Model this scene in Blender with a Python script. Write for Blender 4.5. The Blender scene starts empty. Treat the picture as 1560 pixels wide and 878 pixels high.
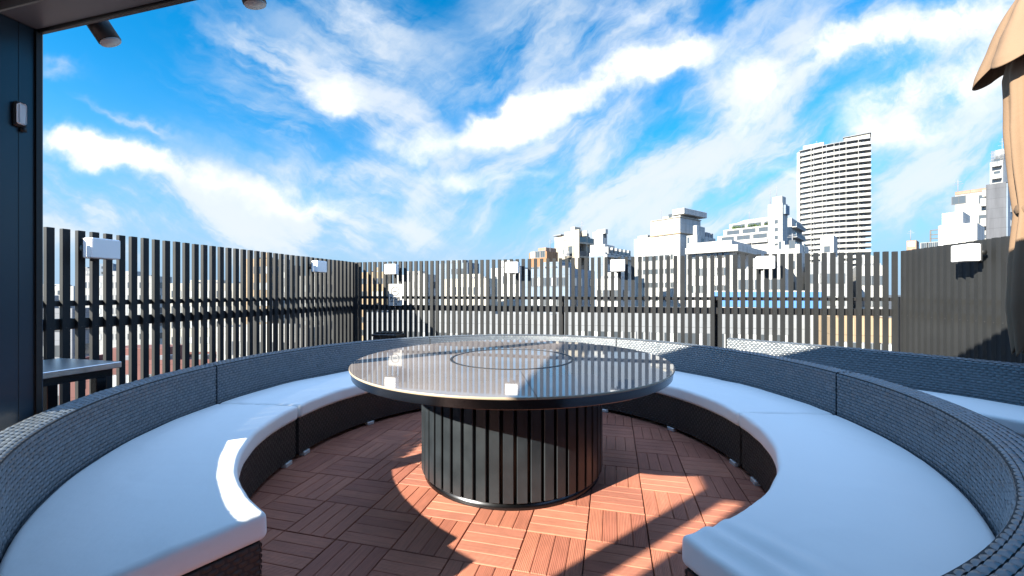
import bpy, math, random
import numpy as np
from mathutils import Vector, Matrix, noise
R = math.radians
random.seed(7)
rng = np.random.default_rng(7)
scene = bpy.context.scene
col = scene.collection

# ------------------------------------------------------------------ camera
EYE = 1.221
cam_d = bpy.data.cameras.new('camera')
cam = bpy.data.objects.new('camera', cam_d); col.objects.link(cam)
cam.location = (0, 0, EYE); cam.rotation_euler = (R(90), 0, 0)
cam_d.sensor_width = 36; cam_d.lens = 36 * 615 / 1560
cam_d.shift_y = 6 / 1560
cam_d.clip_start = 0.02; cam_d.clip_end = 5000
scene.camera = cam

# ------------------------------------------------------------------ exposure
vs = scene.view_settings
vs.view_transform = 'Standard'; vs.look = 'None'; vs.gamma = 1; vs.use_curve_mapping = False
vs.exposure = 2.6
scene.cycles.use_denoising = True
scene.cycles.max_bounces = 8

# ------------------------------------------------------------------ sun and sky
SUN_EL = R(25.6)
SUN_XY = (-0.7986, -0.6018)                       # horizontal direction to the sun
to_sun = Vector((SUN_XY[0]*math.cos(SUN_EL), SUN_XY[1]*math.cos(SUN_EL), math.sin(SUN_EL)))
sun_d = bpy.data.lights.new('sun', 'SUN'); sun_d.energy = 3.2; sun_d.angle = R(0.5); sun_d.color = (1.0, 0.92, 0.76)
sun = bpy.data.objects.new('sun', sun_d); col.objects.link(sun)
sun.rotation_euler = to_sun.to_track_quat('Z', 'Y').to_euler(); sun.location = (-8, -6, 9)

world = bpy.data.worlds.new('World'); scene.world = world; world.use_nodes = True
SKY_STRENGTH = 0.12
def build_sky():
    nt = world.node_tree; N = nt.nodes; L = nt.links
    for n in list(N): N.remove(n)
    out = N.new('ShaderNodeOutputWorld'); bg = N.new('ShaderNodeBackground'); bg.inputs['Strength'].default_value = SKY_STRENGTH
    L.new(bg.outputs[0], out.inputs[0])
    sky = N.new('ShaderNodeTexSky'); sky.sky_type = 'NISHITA'; sky.sun_disc = False
    sky.sun_elevation = SUN_EL; sky.sun_rotation = math.atan2(SUN_XY[0], SUN_XY[1])
    sky.air_density = 1.0; sky.dust_density = 0.3; sky.ozone_density = 3.0
    def math_(op, a, b=None, c=None, clamp=False):
        n = N.new('ShaderNodeMath'); n.operation = op; n.use_clamp = clamp
        for i, v in enumerate((a, b, c)):
            if v is None: continue
            if isinstance(v, (int, float)): n.inputs[i].default_value = v
            else: L.new(v, n.inputs[i])
        return n.outputs[0]
    def vmath(op, a, b):
        n = N.new('ShaderNodeVectorMath'); n.operation = op
        for i, v in enumerate((a, b)):
            if isinstance(v, tuple): n.inputs[i].default_value = v
            elif v is not None: L.new(v, n.inputs[i])
        return n
    tc = N.new('ShaderNodeTexCoord')
    sep = N.new('ShaderNodeSeparateXYZ'); L.new(tc.outputs['Generated'], sep.inputs[0])
    x, y, z = sep.outputs
    # sky colour: deep azure overhead, pale near the horizon
    tint = N.new('ShaderNodeMix'); tint.data_type = 'RGBA'; tint.blend_type = 'MULTIPLY'; tint.inputs[0].default_value = 1
    L.new(sky.outputs[0], tint.inputs[6]); tint.inputs[7].default_value = SKY_TINT
    # gnomonic dome coordinates around +Y (clouds have fixed directions)
    yy = math_('MAXIMUM', math_('ABSOLUTE', y), 0.15)
    u = math_('DIVIDE', x, yy); v = math_('DIVIDE', z, yy)
    cmb = N.new('ShaderNodeCombineXYZ'); L.new(u, cmb.inputs[0]); L.new(v, cmb.inputs[1]); 
    front = math_('GREATER_THAN', y, 0.0)
    L.new(front, cmb.inputs[2])
    P = cmb.outputs[0]
    def nz(vec, scale, detail=6, rough=0.6, dist=0.0, mp=None):
        if mp:
            m = N.new('ShaderNodeMapping'); m.inputs['Rotation'].default_value = (0, 0, mp[0]); m.inputs['Scale'].default_value = mp[1]; L.new(vec, m.inputs[0]); vec = m.outputs[0]
        n = N.new('ShaderNodeTexNoise'); n.inputs['Scale'].default_value = scale; n.inputs['Detail'].default_value = detail
        n.inputs['Roughness'].default_value = rough; n.inputs['Distortion'].default_value = dist; L.new(vec, n.inputs['Vector'])
        return n
    w1 = nz(P, 2.6, 5, 0.62)
    warp = vmath('SCALE', vmath('SUBTRACT', w1.outputs['Color'], (0.5, 0.5, 0.5)).outputs[0], None); warp.inputs['Scale'].default_value = 0.22
    PW = vmath('ADD', P, warp.outputs[0]).outputs[0]
    w2 = nz(P, 7.5, 6, 0.6)
    wf = vmath('SCALE', vmath('SUBTRACT', w2.outputs['Color'], (0.5, 0.5, 0.5)).outputs[0], None); wf.inputs['Scale'].default_value = 0.09
    PW = vmath('ADD', PW, wf.outputs[0]).outputs[0]
    ws = vmath('SCALE', vmath('SUBTRACT', w1.outputs['Color'], (0.5, 0.5, 0.5)).outputs[0], None); ws.inputs['Scale'].default_value = 0.16
    PS = vmath('ADD', P, ws.outputs[0]).outputs[0]
    def blob(px, py, a, b, ang, wgt):
        m = N.new('ShaderNodeMapping'); m.vector_type = 'TEXTURE'
        m.inputs['Location'].default_value = ((px-780)/615, (445-py)/615, 1)
        m.inputs['Rotation'].default_value = (0, 0, R(ang)); m.inputs['Scale'].default_value = (a/615, b/615, 1)
        L.new(PW, m.inputs[0])
        d = N.new('ShaderNodeVectorMath'); d.operation = 'DOT_PRODUCT'; L.new(m.outputs[0], d.inputs[0]); L.new(m.outputs[0], d.inputs[1])
        return math_('MULTIPLY', math_('EXPONENT', math_('MULTIPLY', d.outputs['Value'], -1.0)), wgt)
    thick = None
    for bl in CLOUDS_THICK:
        g = blob(*bl); thick = g if thick is None else math_('ADD', thick, g)
    thin = None
    for bl in CLOUDS_THIN:
        g = blob(*bl); thin = g if thin is None else math_('ADD', thin, g)
    puff = nz(PW, 4.2, 9, 0.60, 0.15)
    def tex(vec, ang, sx, sy):
        m = N.new('ShaderNodeMapping'); m.vector_type = 'TEXTURE'; m.inputs['Rotation'].default_value = (0, 0, R(ang)); m.inputs['Scale'].default_value = (sx, sy, 1); L.new(vec, m.inputs[0]); return m.outputs[0]
    wa = nz(tex(PS, 38, 1.0, 0.34), 2.4, 10, 0.58, 0.25)
    wb = nz(tex(PS, -28, 1.0, 0.30), 2.4, 10, 0.58, 0.25)
    fine = nz(tex(PS, 25, 1.0, 0.55), 11, 7, 0.62, 0.1)
    def ramp(val, lo, hi):
        n = N.new('ShaderNodeMapRange'); n.interpolation_type = 'SMOOTHSTEP'; L.new(val, n.inputs[0])
        n.inputs[1].default_value = lo; n.inputs[2].default_value = hi
        return n.outputs[0]
    side = ramp(u, -0.45, 0.05)
    wmix = math_('ADD', math_('MULTIPLY', wa.outputs[0], side), math_('MULTIPLY', wb.outputs[0], math_('SUBTRACT', 1.0, side)))
    wsp = math_('ADD', ramp(wmix, 0.40, 0.68), math_('MULTIPLY', math_('SUBTRACT', fine.outputs[0], 0.5), 0.45), clamp=True)
    mod = math_('ADD', 0.40, math_('MULTIPLY', ramp(puff.outputs[0], 0.28, 0.72), 1.1))
    mod = math_('ADD', mod, math_('MULTIPLY', math_('SUBTRACT', fine.outputs[0], 0.5), 0.7))
    tk = math_('MULTIPLY', thick, mod)
    dthick = math_('POWER', ramp(tk, 0.02, 1.15), 1.35)
    dthin = math_('ADD', math_('MULTIPLY', wsp, math_('MINIMUM', thin, 1.0)), math_('MULTIPLY', math_('MULTIPLY', math_('MAXIMUM', math_('SUBTRACT', thin, 0.55), 0.0), 0.62), ramp(wmix, 0.30, 0.66)))
    zq = math_('DIVIDE', math_('MAXIMUM', z, 0.0), 0.23)
    dcov = math_('MULTIPLY', math_('SUBTRACT', 1.0, math_('EXPONENT', math_('MULTIPLY', dthin, -1.55))), 0.98)
    hz = math_('EXPONENT', math_('MULTIPLY', math_('MULTIPLY', zq, zq), -1.0))
    haze = math_('MULTIPLY', hz, 0.96)
    c1 = N.new('ShaderNodeMix'); c1.data_type = 'RGBA'; L.new(haze, c1.inputs[0]); L.new(tint.outputs[2], c1.inputs[6]); c1.inputs[7].default_value = HORIZON
    c2 = N.new('ShaderNodeMix'); c2.data_type = 'RGBA'; L.new(dcov, c2.inputs[0]); L.new(c1.outputs[2], c2.inputs[6]); 
    tcol = N.new('ShaderNodeMix'); tcol.data_type = 'RGBA'; L.new(ramp(math_('ADD', math_('MULTIPLY', dthin, 0.6), math_('MULTIPLY', fine.outputs[0], 0.6)), 0.25, 1.15), tcol.inputs[0]); tcol.inputs[6].default_value = CLOUD_THIN_COL; tcol.inputs[7].default_value = CLOUD_THIN_TOP; L.new(tcol.outputs[2], c2.inputs[7])
    c3 = N.new('ShaderNodeMix'); c3.data_type = 'RGBA'; L.new(dthick, c3.inputs[0]); L.new(c2.outputs[2], c3.inputs[6]); c3.inputs[7].default_value = CLOUD_COL
    # high veil added out of view overhead and sunward, to brighten the shade
    fill_veil = math_('MULTIPLY', math_('MAXIMUM', ramp(z, 0.60, 0.80), math_('MULTIPLY', ramp(math_('MULTIPLY', y, -1.0), 0.0, 0.4), 0.8)), math_('ADD', math_('MULTIPLY', puff.outputs[0], 0.5), 0.6), clamp=True)
    c4 = N.new('ShaderNodeMix'); c4.data_type = 'RGBA'; L.new(fill_veil, c4.inputs[0]); L.new(c3.outputs[2], c4.inputs[6]); c4.inputs[7].default_value = FILL_VEIL
    L.new(c4.outputs[2], bg.inputs[0])
# colours are in the sky texture's own units (times SKY_STRENGTH and the exposure)
SKY_TINT = (0.0, 0.268, 0.375, 1)
HORIZON = (0.66, 0.90, 1.24, 1)
FILL_VEIL = (1.2, 1.9, 3.1, 1)
CLOUD_COL = (1.55, 1.6, 1.66, 1)
CLOUD_THIN_COL = (0.74, 1.02, 1.33, 1)
CLOUD_THIN_TOP = (1.22, 1.32, 1.42, 1)
# (photo direction x, y, half length, half width, tilt in degrees, weight)
CLOUDS_THICK = [(905, 125, 150, 36, 20, 1.25), (760, 182, 70, 26, 18, 0.95), (1010, 85, 60, 30, 30, 0.9), (505, 138, 44, 34, -8, 1.35), (508, 75, 26, 30, 60, 0.45),
    (130, 232, 150, 26, -9, 0.85), (300, 275, 170, 24, -10, 0.85), (500, 318, 150, 18, -8, 0.55), (1135, 135, 66, 52, 25, 0.9), (1250, 62, 60, 28, 22, 0.8), (650, 232, 40, 26, 40, 0.65), (590, 225, 40, 24, -30, 0.5),
    (1385, 140, 90, 44, 15, 0.95), (1470, 25, 130, 42, 10, 1.15), (1400, 195, 90, 28, 5, 0.7), (1500, 120, 70, 40, 15, 0.9), (1180, 260, 120, 20, 5, 0.55), (1330, 40, 60, 40, 30, 0.6), (780, 265, 90, 16, 8, 0.45), (700, 285, 80, 14, -5, 0.4), (960, 10, 24, 60, 70, 0.5), (560, 15, 60, 16, -35, 0.5)]
CLOUDS_THIN = [(230, 300, 420, 62, -7, 1.25), (480, 350, 460, 45, -3, 1.1), (150, 360, 300, 50, 0, 0.7), (930, 300, 440, 80, 0, 1.2), (560, 150, 170, 90, -35, 0.95), (820, 50, 130, 90, 55, 0.9), (560, 20, 120, 50, -30, 0.9), (950, 190, 200, 50, 15, 0.9),
    (1150, 210, 280, 100, 12, 1.2), (1330, 90, 320, 160, 15, 1.25), (1420, 270, 240, 80, 0, 1.1), (950, 260, 300, 50, 5, 0.9), (1000, 30, 120, 80, 40, 0.8), (420, 80, 130, 34, -30, 0.75), (400, 160, 110, 40, -25, 0.5),
    (195, 188, 60, 8, -22, 0.8), (95, 110, 30, 10, -10, 0.7), (620, 210, 130, 50, 30, 0.95), (450, 215, 60, 8, -18, 0.6)]
build_sky()

# ------------------------------------------------------------------ frames and helpers
TH = -0.2449
CT, ST = math.cos(TH), math.sin(TH)
def D(a, b, z=0.0): return Vector((a*CT - b*ST, a*ST + b*CT, z))     # deck axes -> world
C0 = Vector((0, 2.855, 0))                                            # centre of the round seat

class MB:
    """collects polygons; build() links ONE mesh object"""
    def __init__(s): s.v = []; s.f = []; s.m = []; s.sm = []; s.mats = []; s.attr = {}
    def slot(s, mat):
        if mat not in s.mats: s.mats.append(mat)
        return s.mats.index(mat)
    def add(s, vs, fs, mat, smooth=False, M=None, tint=None):
        o = len(s.v)
        if M is not None: vs = [M @ Vector(p) for p in vs]
        s.v += [tuple(p) for p in vs]; k = s.slot(mat)
        for f in fs: s.f.append([o+i for i in f]); s.m.append(k); s.sm.append(smooth)
    def box(s, x0, x1, y0, y1, z0, z1, mat, M=None):
        vs = [(x, y, z) for z in (z0, z1) for y in (y0, y1) for x in (x0, x1)]
        fs = [(0,2,3,1),(4,5,7,6),(0,1,5,4),(2,6,7,3),(0,4,6,2),(1,3,7,5)]
        s.add(vs, fs, mat, False, M)
    def bbox(s, x0, x1, y0, y1, z0, z1, mat, b=0.004, M=None):
        """box with a chamfer on the vertical and top edges"""
        def ring(i, z): return [(x0+i, y0, z), (x1-i, y0, z), (x1, y0+i, z), (x1, y1-i, z), (x1-i, y1, z), (x0+i, y1, z), (x0, y1-i, z), (x0, y0+i, z)]
        def ring2(i, z):
            q = b*0.7
            return [(x0+i+q, y0+b, z), (x1-i-q, y0+b, z), (x1-b, y0+i+q, z), (x1-b, y1-i-q, z), (x1-i-q, y1-b, z), (x0+i+q, y1-b, z), (x0+b, y1-i-q, z), (x0+b, y0+i+q, z)]
        vs = ring2(b, z0) + ring(b, z0+b) + ring(b, z1-b) + ring2(b, z1)
        fs = [tuple(range(7, -1, -1)), tuple(range(24, 32))]
        for k in range(3):
            for i in range(8): j = (i+1) % 8; fs.append((k*8+i, k*8+j, k*8+8+j, k*8+8+i))
        s.add(vs, fs, mat, False, M)
    def lathe(s, prof, mat, n=64, smooth=True, a0=0, a1=2*math.pi, M=None, cap=True):
        full = abs(a1-a0-2*math.pi) < 1e-6; k = n if full else n+1; m = len(prof)
        vs = [(r*math.cos(a0+(a1-a0)*i/n), r*math.sin(a0+(a1-a0)*i/n), z) for i in range(k) for r, z in prof]
        fs = []
        for i in range(n):
            i2 = (i+1) % k
            for j in range(m-1): fs.append((i*m+j, i2*m+j, i2*m+j+1, i*m+j+1))
        if cap and full:
            if prof[0][0] > 1e-6: fs.append(tuple(i*m for i in range(k))[::-1])
            if prof[-1][0] > 1e-6: fs.append(tuple(i*m+m-1 for i in range(k)))
        s.add(vs, fs, mat, smooth, M)
    def tube(s, p0, p1, r, mat, n=12, r1=None, smooth=True):
        p0, p1 = Vector(p0), Vector(p1); d = p1-p0
        M = Matrix.Translation(p0) @ d.to_track_quat('Z', 'Y').to_matrix().to_4x4()
        s.lathe([(r, 0), (r if r1 is None else r1, d.length)], mat, n, smooth, M=M)
    def np_add(s, V, F, mat, smooth=True):
        o = len(s.v); s.v += [tuple(p) for p in V.tolist()]; k = s.slot(mat)
        s.f += (F+o).tolist(); s.m += [k]*len(F); s.sm += [smooth]*len(F)
    def mesh(s, name):
        me = bpy.data.meshes.new(name); me.from_pydata(s.v, [], s.f)
        for m in s.mats: me.materials.append(m)
        me.polygons.foreach_set('material_index', s.m); me.polygons.foreach_set('use_smooth', s.sm)
        me.update(); return me
    def build(s, name, parent=None, loc=None, rz=None):
        o = bpy.data.objects.new(name, s.mesh(name)); col.objects.link(o)
        if parent: o.parent = parent
        if loc is not None: o.location = loc
        if rz is not None: o.rotation_euler = (0, 0, rz)
        return o

def tag(o, label=None, cat=None, group=None, kind=None):
    if label: o['label'] = label
    if cat: o['category'] = cat
    if group: o['group'] = group
    if kind: o['kind'] = kind
    return o
def empty(name, loc=(0, 0, 0), rz=0.0, label=None, cat=None, group=None):
    o = bpy.data.objects.new(name, None); col.objects.link(o); o.location = loc; o.rotation_euler = (0, 0, rz); o.empty_display_size = 0.2
    return tag(o, label, cat, group)
def child(src, parent, name=None, loc=None, rot=None, scale=None):
    c = src.copy(); col.objects.link(c); c.parent = parent
    if loc is not None: c.location = loc
    if rot is not None: c.rotation_euler = rot
    if scale is not None: c.scale = scale
    return c
def inst(name, me, parent, loc=(0, 0, 0), rz=0.0, scale=(1, 1, 1)):
    o = bpy.data.objects.new(name, me); col.objects.link(o); o.parent = parent; o.location = loc; o.rotation_euler = (0, 0, rz); o.scale = scale
    return o

# ------------------------------------------------------------------ materials
def mat(name, base, rough=0.5, metal=0.0, spec=0.5, vary=0.0, vscale=4.0, bump=0.0, bscale=60.0, coat=0.0, detail=4, vcol=None):
    m = bpy.data.materials.new(name); m.use_nodes = True; nt = m.node_tree; N = nt.nodes; L = nt.links
    p = N['Principled BSDF']; p.inputs['Base Color'].default_value = (*base, 1); p.inputs['Roughness'].default_value = rough
    p.inputs['Metallic'].default_value = metal; p.inputs['Specular IOR Level'].default_value = spec; p.inputs['Coat Weight'].default_value = coat
    tc = N.new('ShaderNodeTexCoord')
    if vary:
        n = N.new('ShaderNodeTexNoise'); n.inputs['Scale'].default_value = vscale; n.inputs['Detail'].default_value = detail; L.new(tc.outputs['Object'], n.inputs['Vector'])
        r = N.new('ShaderNodeMapRange'); L.new(n.outputs[0], r.inputs[0]); r.inputs[1].default_value = 0.3; r.inputs[2].default_value = 0.7
        x = N.new('ShaderNodeMix'); x.data_type = 'RGBA'; L.new(r.outputs[0], x.inputs[0])
        a = vcol or tuple(c*(1-vary) for c in base)
        x.inputs[6].default_value = (*a, 1); x.inputs[7].default_value = (*[min(1, c*(1+vary)) for c in base], 1)
        L.new(x.outputs[2], p.inputs['Base Color'])
        rr = N.new('ShaderNodeMapRange'); L.new(n.outputs[0], rr.inputs[0]); rr.inputs[3].default_value = rough*0.8; rr.inputs[4].default_value = min(1, rough*1.2); L.new(rr.outputs[0], p.inputs['Roughness'])
    if bump:
        n2 = N.new('ShaderNodeTexNoise'); n2.inputs['Scale'].default_value = bscale; n2.inputs['Detail'].default_value = 5; L.new(tc.outputs['Object'], n2.inputs['Vector'])
        b = N.new('ShaderNodeBump'); b.inputs['Strength'].default_value = bump; b.inputs['Distance'].default_value = 0.01; L.new(n2.outputs[0], b.inputs['Height']); L.new(b.outputs[0], p.inputs['Normal'])
    return m
M = {}
M['rattan'] = mat('rattan', (0.098, 0.115, 0.135), 0.34, vary=0.22, vscale=35, spec=0.9)
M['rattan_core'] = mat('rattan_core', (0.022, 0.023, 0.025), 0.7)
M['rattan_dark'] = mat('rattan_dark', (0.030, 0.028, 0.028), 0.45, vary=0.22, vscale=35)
M['cushion'] = mat('cushion_fabric', (0.80, 0.80, 0.79), 0.75, spec=0.25, bump=0.55, bscale=6)
M['slat'] = mat('fence_slat', (0.021, 0.0225, 0.0245), 0.5, vary=0.12, vscale=3, spec=0.18)
M['fence_metal'] = mat('fence_metal', (0.02, 0.02, 0.022), 0.4)
M['pergola'] = mat('pergola_metal', (0.014, 0.036, 0.062), 0.30, vary=0.12, vscale=2.5, spec=0.6)
M['beam'] = mat('beam_metal_lit', (0.085, 0.09, 0.10), 0.35, vary=0.1, vscale=2.5)  # pergola metal in a lighter tone, painting bounce light onto the front beam
M['pergola_dark'] = mat('pergola_groove', (0.012, 0.012, 0.014), 0.4)
M['black_wood'] = mat('black_board', (0.013, 0.0175, 0.0225), 0.40, vary=0.2, vscale=9)
M['black'] = mat('black_matt', (0.012, 0.012, 0.012), 0.5)
M['dark_steel'] = mat('dark_brushed_steel', (0.055, 0.058, 0.066), 0.25, metal=1.0)
M['steel'] = mat('stainless_steel', (0.66, 0.67, 0.69), 0.32, metal=1.0, vary=0.06, vscale=30)
M['white'] = mat('white_plastic', (0.80, 0.80, 0.80), 0.35)
M['alu'] = mat('foot_aluminium', (0.62, 0.62, 0.62), 0.4, metal=0.3)
M['sign_white'] = mat('sign_white', (0.33, 0.33, 0.33), 0.6)
M['ink'] = mat('sign_ink', (0.03, 0.03, 0.035), 0.6)
M['ink_grey'] = mat('sign_ink_grey', (0.25, 0.25, 0.26), 0.6)
M['parasol'] = mat('parasol_fabric', (0.175, 0.116, 0.076), 0.8, spec=0.2, vary=0.06, vscale=6, bump=0.15, bscale=40)
M['lens'] = mat('spot_lens', (0.36, 0.36, 0.36), 0.5)

def tabletop_mat():
    m = mat('polished_stone', (0.205, 0.178, 0.170), 0.045, spec=0.6, vary=0.22, vscale=1.6, detail=9)
    nt = m.node_tree; p = nt.nodes['Principled BSDF']
    for l in list(p.inputs['Roughness'].links): nt.links.remove(l)
    p.inputs['IOR'].default_value = 1.55
    N = nt.nodes; L = nt.links; tc = N.new('ShaderNodeTexCoord'); mp = N.new('ShaderNodeMapping'); mp.inputs['Scale'].default_value = (1.2, 5, 1); mp.inputs['Rotation'].default_value = (0, 0, 0.5); L.new(tc.outputs['Object'], mp.inputs[0])
    n = N.new('ShaderNodeTexNoise'); n.inputs['Scale'].default_value = 2.0; n.inputs['Detail'].default_value = 7; n.inputs['Roughness'].default_value = 0.7; L.new(mp.outputs[0], n.inputs['Vector'])
    r = N.new('ShaderNodeMapRange'); L.new(n.outputs[0], r.inputs[0]); r.inputs[1].default_value = 0.4; r.inputs[2].default_value = 0.75; r.inputs[3].default_value = 0.015; r.inputs[4].default_value = 0.07; L.new(r.outputs[0], p.inputs['Roughness'])
    return m
M['stone'] = tabletop_mat()
M['stone_edge'] = mat('stone_edge', (0.34, 0.28, 0.21), 0.3)

def deck_mat():
    m = bpy.data.materials.new('composite_deck'); m.use_nodes = True; nt = m.node_tree; N = nt.nodes; L = nt.links
    p = N['Principled BSDF']; p.inputs['Roughness'].default_value = 0.55; p.inputs['Specular IOR Level'].default_value = 0.35
    at = N.new('ShaderNodeAttribute'); at.attribute_name = 'board'
    uv = N.new('ShaderNodeUVMap')
    rp = N.new('ShaderNodeValToRGB'); rp.color_ramp.elements[0].color = (0.36, 0.130, 0.090, 1); rp.color_ramp.elements[1].color = (0.56, 0.225, 0.142, 1)
    L.new(at.outputs['Fac'], rp.inputs[0])
    tc = N.new('ShaderNodeTexCoord')
    n = N.new('ShaderNodeTexNoise'); n.inputs['Scale'].default_value = 2.2; n.inputs['Detail'].default_value = 8; n.inputs['Roughness'].default_value = 0.7; L.new(tc.outputs['Object'], n.inputs['Vector'])
    mx = N.new('ShaderNodeMix'); mx.data_type = 'RGBA'; mx.blend_type = 'MULTIPLY'; mx.inputs[0].default_value = 1
    r2 = N.new('ShaderNodeMapRange'); L.new(n.outputs[0], r2.inputs[0]); r2.inputs[1].default_value = 0.3; r2.inputs[2].default_value = 0.7; r2.inputs[3].default_value = 0.78; r2.inputs[4].default_value = 1.12
    L.new(rp.outputs[0], mx.inputs[6]); L.new(r2.outputs[0], mx.inputs[7])
    # streaks along the board
    mp = N.new('ShaderNodeMapping'); mp.inputs['Scale'].default_value = (90, 6, 1); L.new(uv.outputs[0], mp.inputs[0])
    n3 = N.new('ShaderNodeTexNoise'); n3.inputs['Scale'].default_value = 1; n3.inputs['Detail'].default_value = 4; L.new(mp.outputs[0], n3.inputs['Vector'])
    r3 = N.new('ShaderNodeMapRange'); L.new(n3.outputs[0], r3.inputs[0]); r3.inputs[1].default_value = 0.3; r3.inputs[2].default_value = 0.7; r3.inputs[3].default_value = 0.85; r3.inputs[4].default_value = 1.1
    mx2 = N.new('ShaderNodeMix'); mx2.data_type = 'RGBA'; mx2.blend_type = 'MULTIPLY'; mx2.inputs[0].default_value = 1
    L.new(mx.outputs[2], mx2.inputs[6]); L.new(r3.outputs[0], mx2.inputs[7])
    # pale dust spots
    n5 = N.new('ShaderNodeTexNoise'); n5.inputs['Scale'].default_value = 7; n5.inputs['Detail'].default_value = 6; n5.inputs['Roughness'].default_value = 0.75; L.new(tc.outputs['Object'], n5.inputs['Vector'])
    r5 = N.new('ShaderNodeMapRange'); L.new(n5.outputs[0], r5.inputs[0]); r5.inputs[1].default_value = 0.62; r5.inputs[2].default_value = 0.80; r5.inputs[4].default_value = 0.35
    mx3 = N.new('ShaderNodeMix'); mx3.data_type = 'RGBA'; L.new(r5.outputs[0], mx3.inputs[0]); L.new(mx2.outputs[2], mx3.inputs[6]); mx3.inputs[7].default_value = (0.40, 0.27, 0.22, 1)
    L.new(mx3.outputs[2], p.inputs['Base Color'])
    # reeded grooves: about 9 per board, u runs across the board in metres
    s = N.new('ShaderNodeSeparateXYZ'); L.new(uv.outputs[0], s.inputs[0])
    k = N.new('ShaderNodeMath'); k.operation = 'MULTIPLY'; k.inputs[1].default_value = 2*math.pi/0.0079; L.new(s.outputs[0], k.inputs[0])
    sn = N.new('ShaderNodeMath'); sn.operation = 'COSINE'; L.new(k.outputs[0], sn.inputs[0])
    rg = N.new('ShaderNodeMapRange'); rg.interpolation_type = 'SMOOTHSTEP'; L.new(sn.outputs[0], rg.inputs[0]); rg.inputs[1].default_value = -0.9; rg.inputs[2].default_value = 0.1
    b = N.new('ShaderNodeBump'); b.inputs['Strength'].default_value = 0.9; b.inputs['Distance'].default_value = 0.003; L.new(rg.outputs[0], b.inputs['Height']); L.new(b.outputs[0], p.inputs['Normal'])
    return m
M['deck'] = deck_mat()
M['deck_gap'] = mat('deck_gap', (0.012, 0.010, 0.010), 0.8)

def wall_mat(name, base, vary=0.10):
    m = bpy.data.materials.new(name); m.use_nodes = True; nt = m.node_tree; N = nt.nodes; L = nt.links
    p = N['Principled BSDF']; p.inputs['Roughness'].default_value = 0.8; p.inputs['Specular IOR Level'].default_value = 0.2
    tc = N.new('ShaderNodeTexCoord'); sp = N.new('ShaderNodeSeparateXYZ'); L.new(tc.outputs['Object'], sp.inputs[0])
    ad = N.new('ShaderNodeMath'); ad.operation = 'ADD'; L.new(sp.outputs[0], ad.inputs[0]); L.new(sp.outputs[1], ad.inputs[1])
    cb = N.new('ShaderNodeCombineXYZ'); L.new(ad.outputs[0], cb.inputs[0]); L.new(sp.outputs[2], cb.inputs[1])
    br = N.new('ShaderNodeTexBrick'); br.offset = 0.0; br.inputs['Scale'].default_value = 1; br.inputs['Brick Width'].default_value = 1.8; br.inputs['Row Height'].default_value = 1.4; br.inputs['Mortar Size'].default_value = 0.02
    br.inputs['Color1'].default_value = (1, 1, 1, 1); br.inputs['Color2'].default_value = (0.94, 0.95, 0.96, 1); br.inputs['Mortar'].default_value = (0.62, 0.62, 0.62, 1); L.new(cb.outputs[0], br.inputs['Vector'])
    mp = N.new('ShaderNodeMapping'); mp.inputs['Scale'].default_value = (1.1, 1.1, 0.10); L.new(tc.outputs['Object'], mp.inputs[0])
    n = N.new('ShaderNodeTexNoise'); n.inputs['Scale'].default_value = 1.0; n.inputs['Detail'].default_value = 8; n.inputs['Roughness'].default_value = 0.65; L.new(mp.outputs[0], n.inputs['Vector'])
    r = N.new('ShaderNodeMapRange'); L.new(n.outputs[0], r.inputs[0]); r.inputs[1].default_value = 0.35; r.inputs[2].default_value = 0.62; r.inputs[3].default_value = 0.72; r.inputs[4].default_value = 1.06
    x = N.new('ShaderNodeMix'); x.data_type = 'RGBA'; x.blend_type = 'MULTIPLY'; x.inputs[0].default_value = 1; L.new(br.outputs[0], x.inputs[6]); L.new(r.outputs[0], x.inputs[7])
    y = N.new('ShaderNodeMix'); y.data_type = 'RGBA'; y.blend_type = 'MULTIPLY'; y.inputs[0].default_value = 1; L.new(x.outputs[2], y.inputs[6]); y.inputs[7].default_value = (*base, 1)
    L.new(y.outputs[2], p.inputs['Base Color']); return m
W = {k: wall_mat('wall_'+k, c) for k, c in dict(white=(0.36, 0.36, 0.355), cream=(0.33, 0.295, 0.24), warm=(0.38, 0.365, 0.325), grey=(0.20, 0.21, 0.23), pale_grey=(0.21, 0.22, 0.235),
    blue_grey=(0.16, 0.20, 0.25), tan=(0.28, 0.21, 0.14), orange=(0.25, 0.14, 0.08), brown=(0.26, 0.17, 0.13), dark=(0.10, 0.105, 0.115), slab_grey=(0.085, 0.09, 0.105), red_roof=(0.16, 0.075, 0.068), concrete=(0.33, 0.33, 0.33)).items()}
M['glass'] = mat('window_glass', (0.05, 0.06, 0.07), 0.08, spec=0.9)
M['curtain'] = mat('window_curtain', (0.42, 0.44, 0.44), 0.35)
M['awning_blue'] = mat('awning_blue', (0.03, 0.12, 0.30), 0.6)
M['leaf'] = mat('planter_leaf', (0.07, 0.12, 0.02), 0.6, vary=0.5, vscale=1.5)
M['asphalt'] = mat('asphalt', (0.06, 0.06, 0.062), 0.85, vary=0.3, vscale=0.05)

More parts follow.
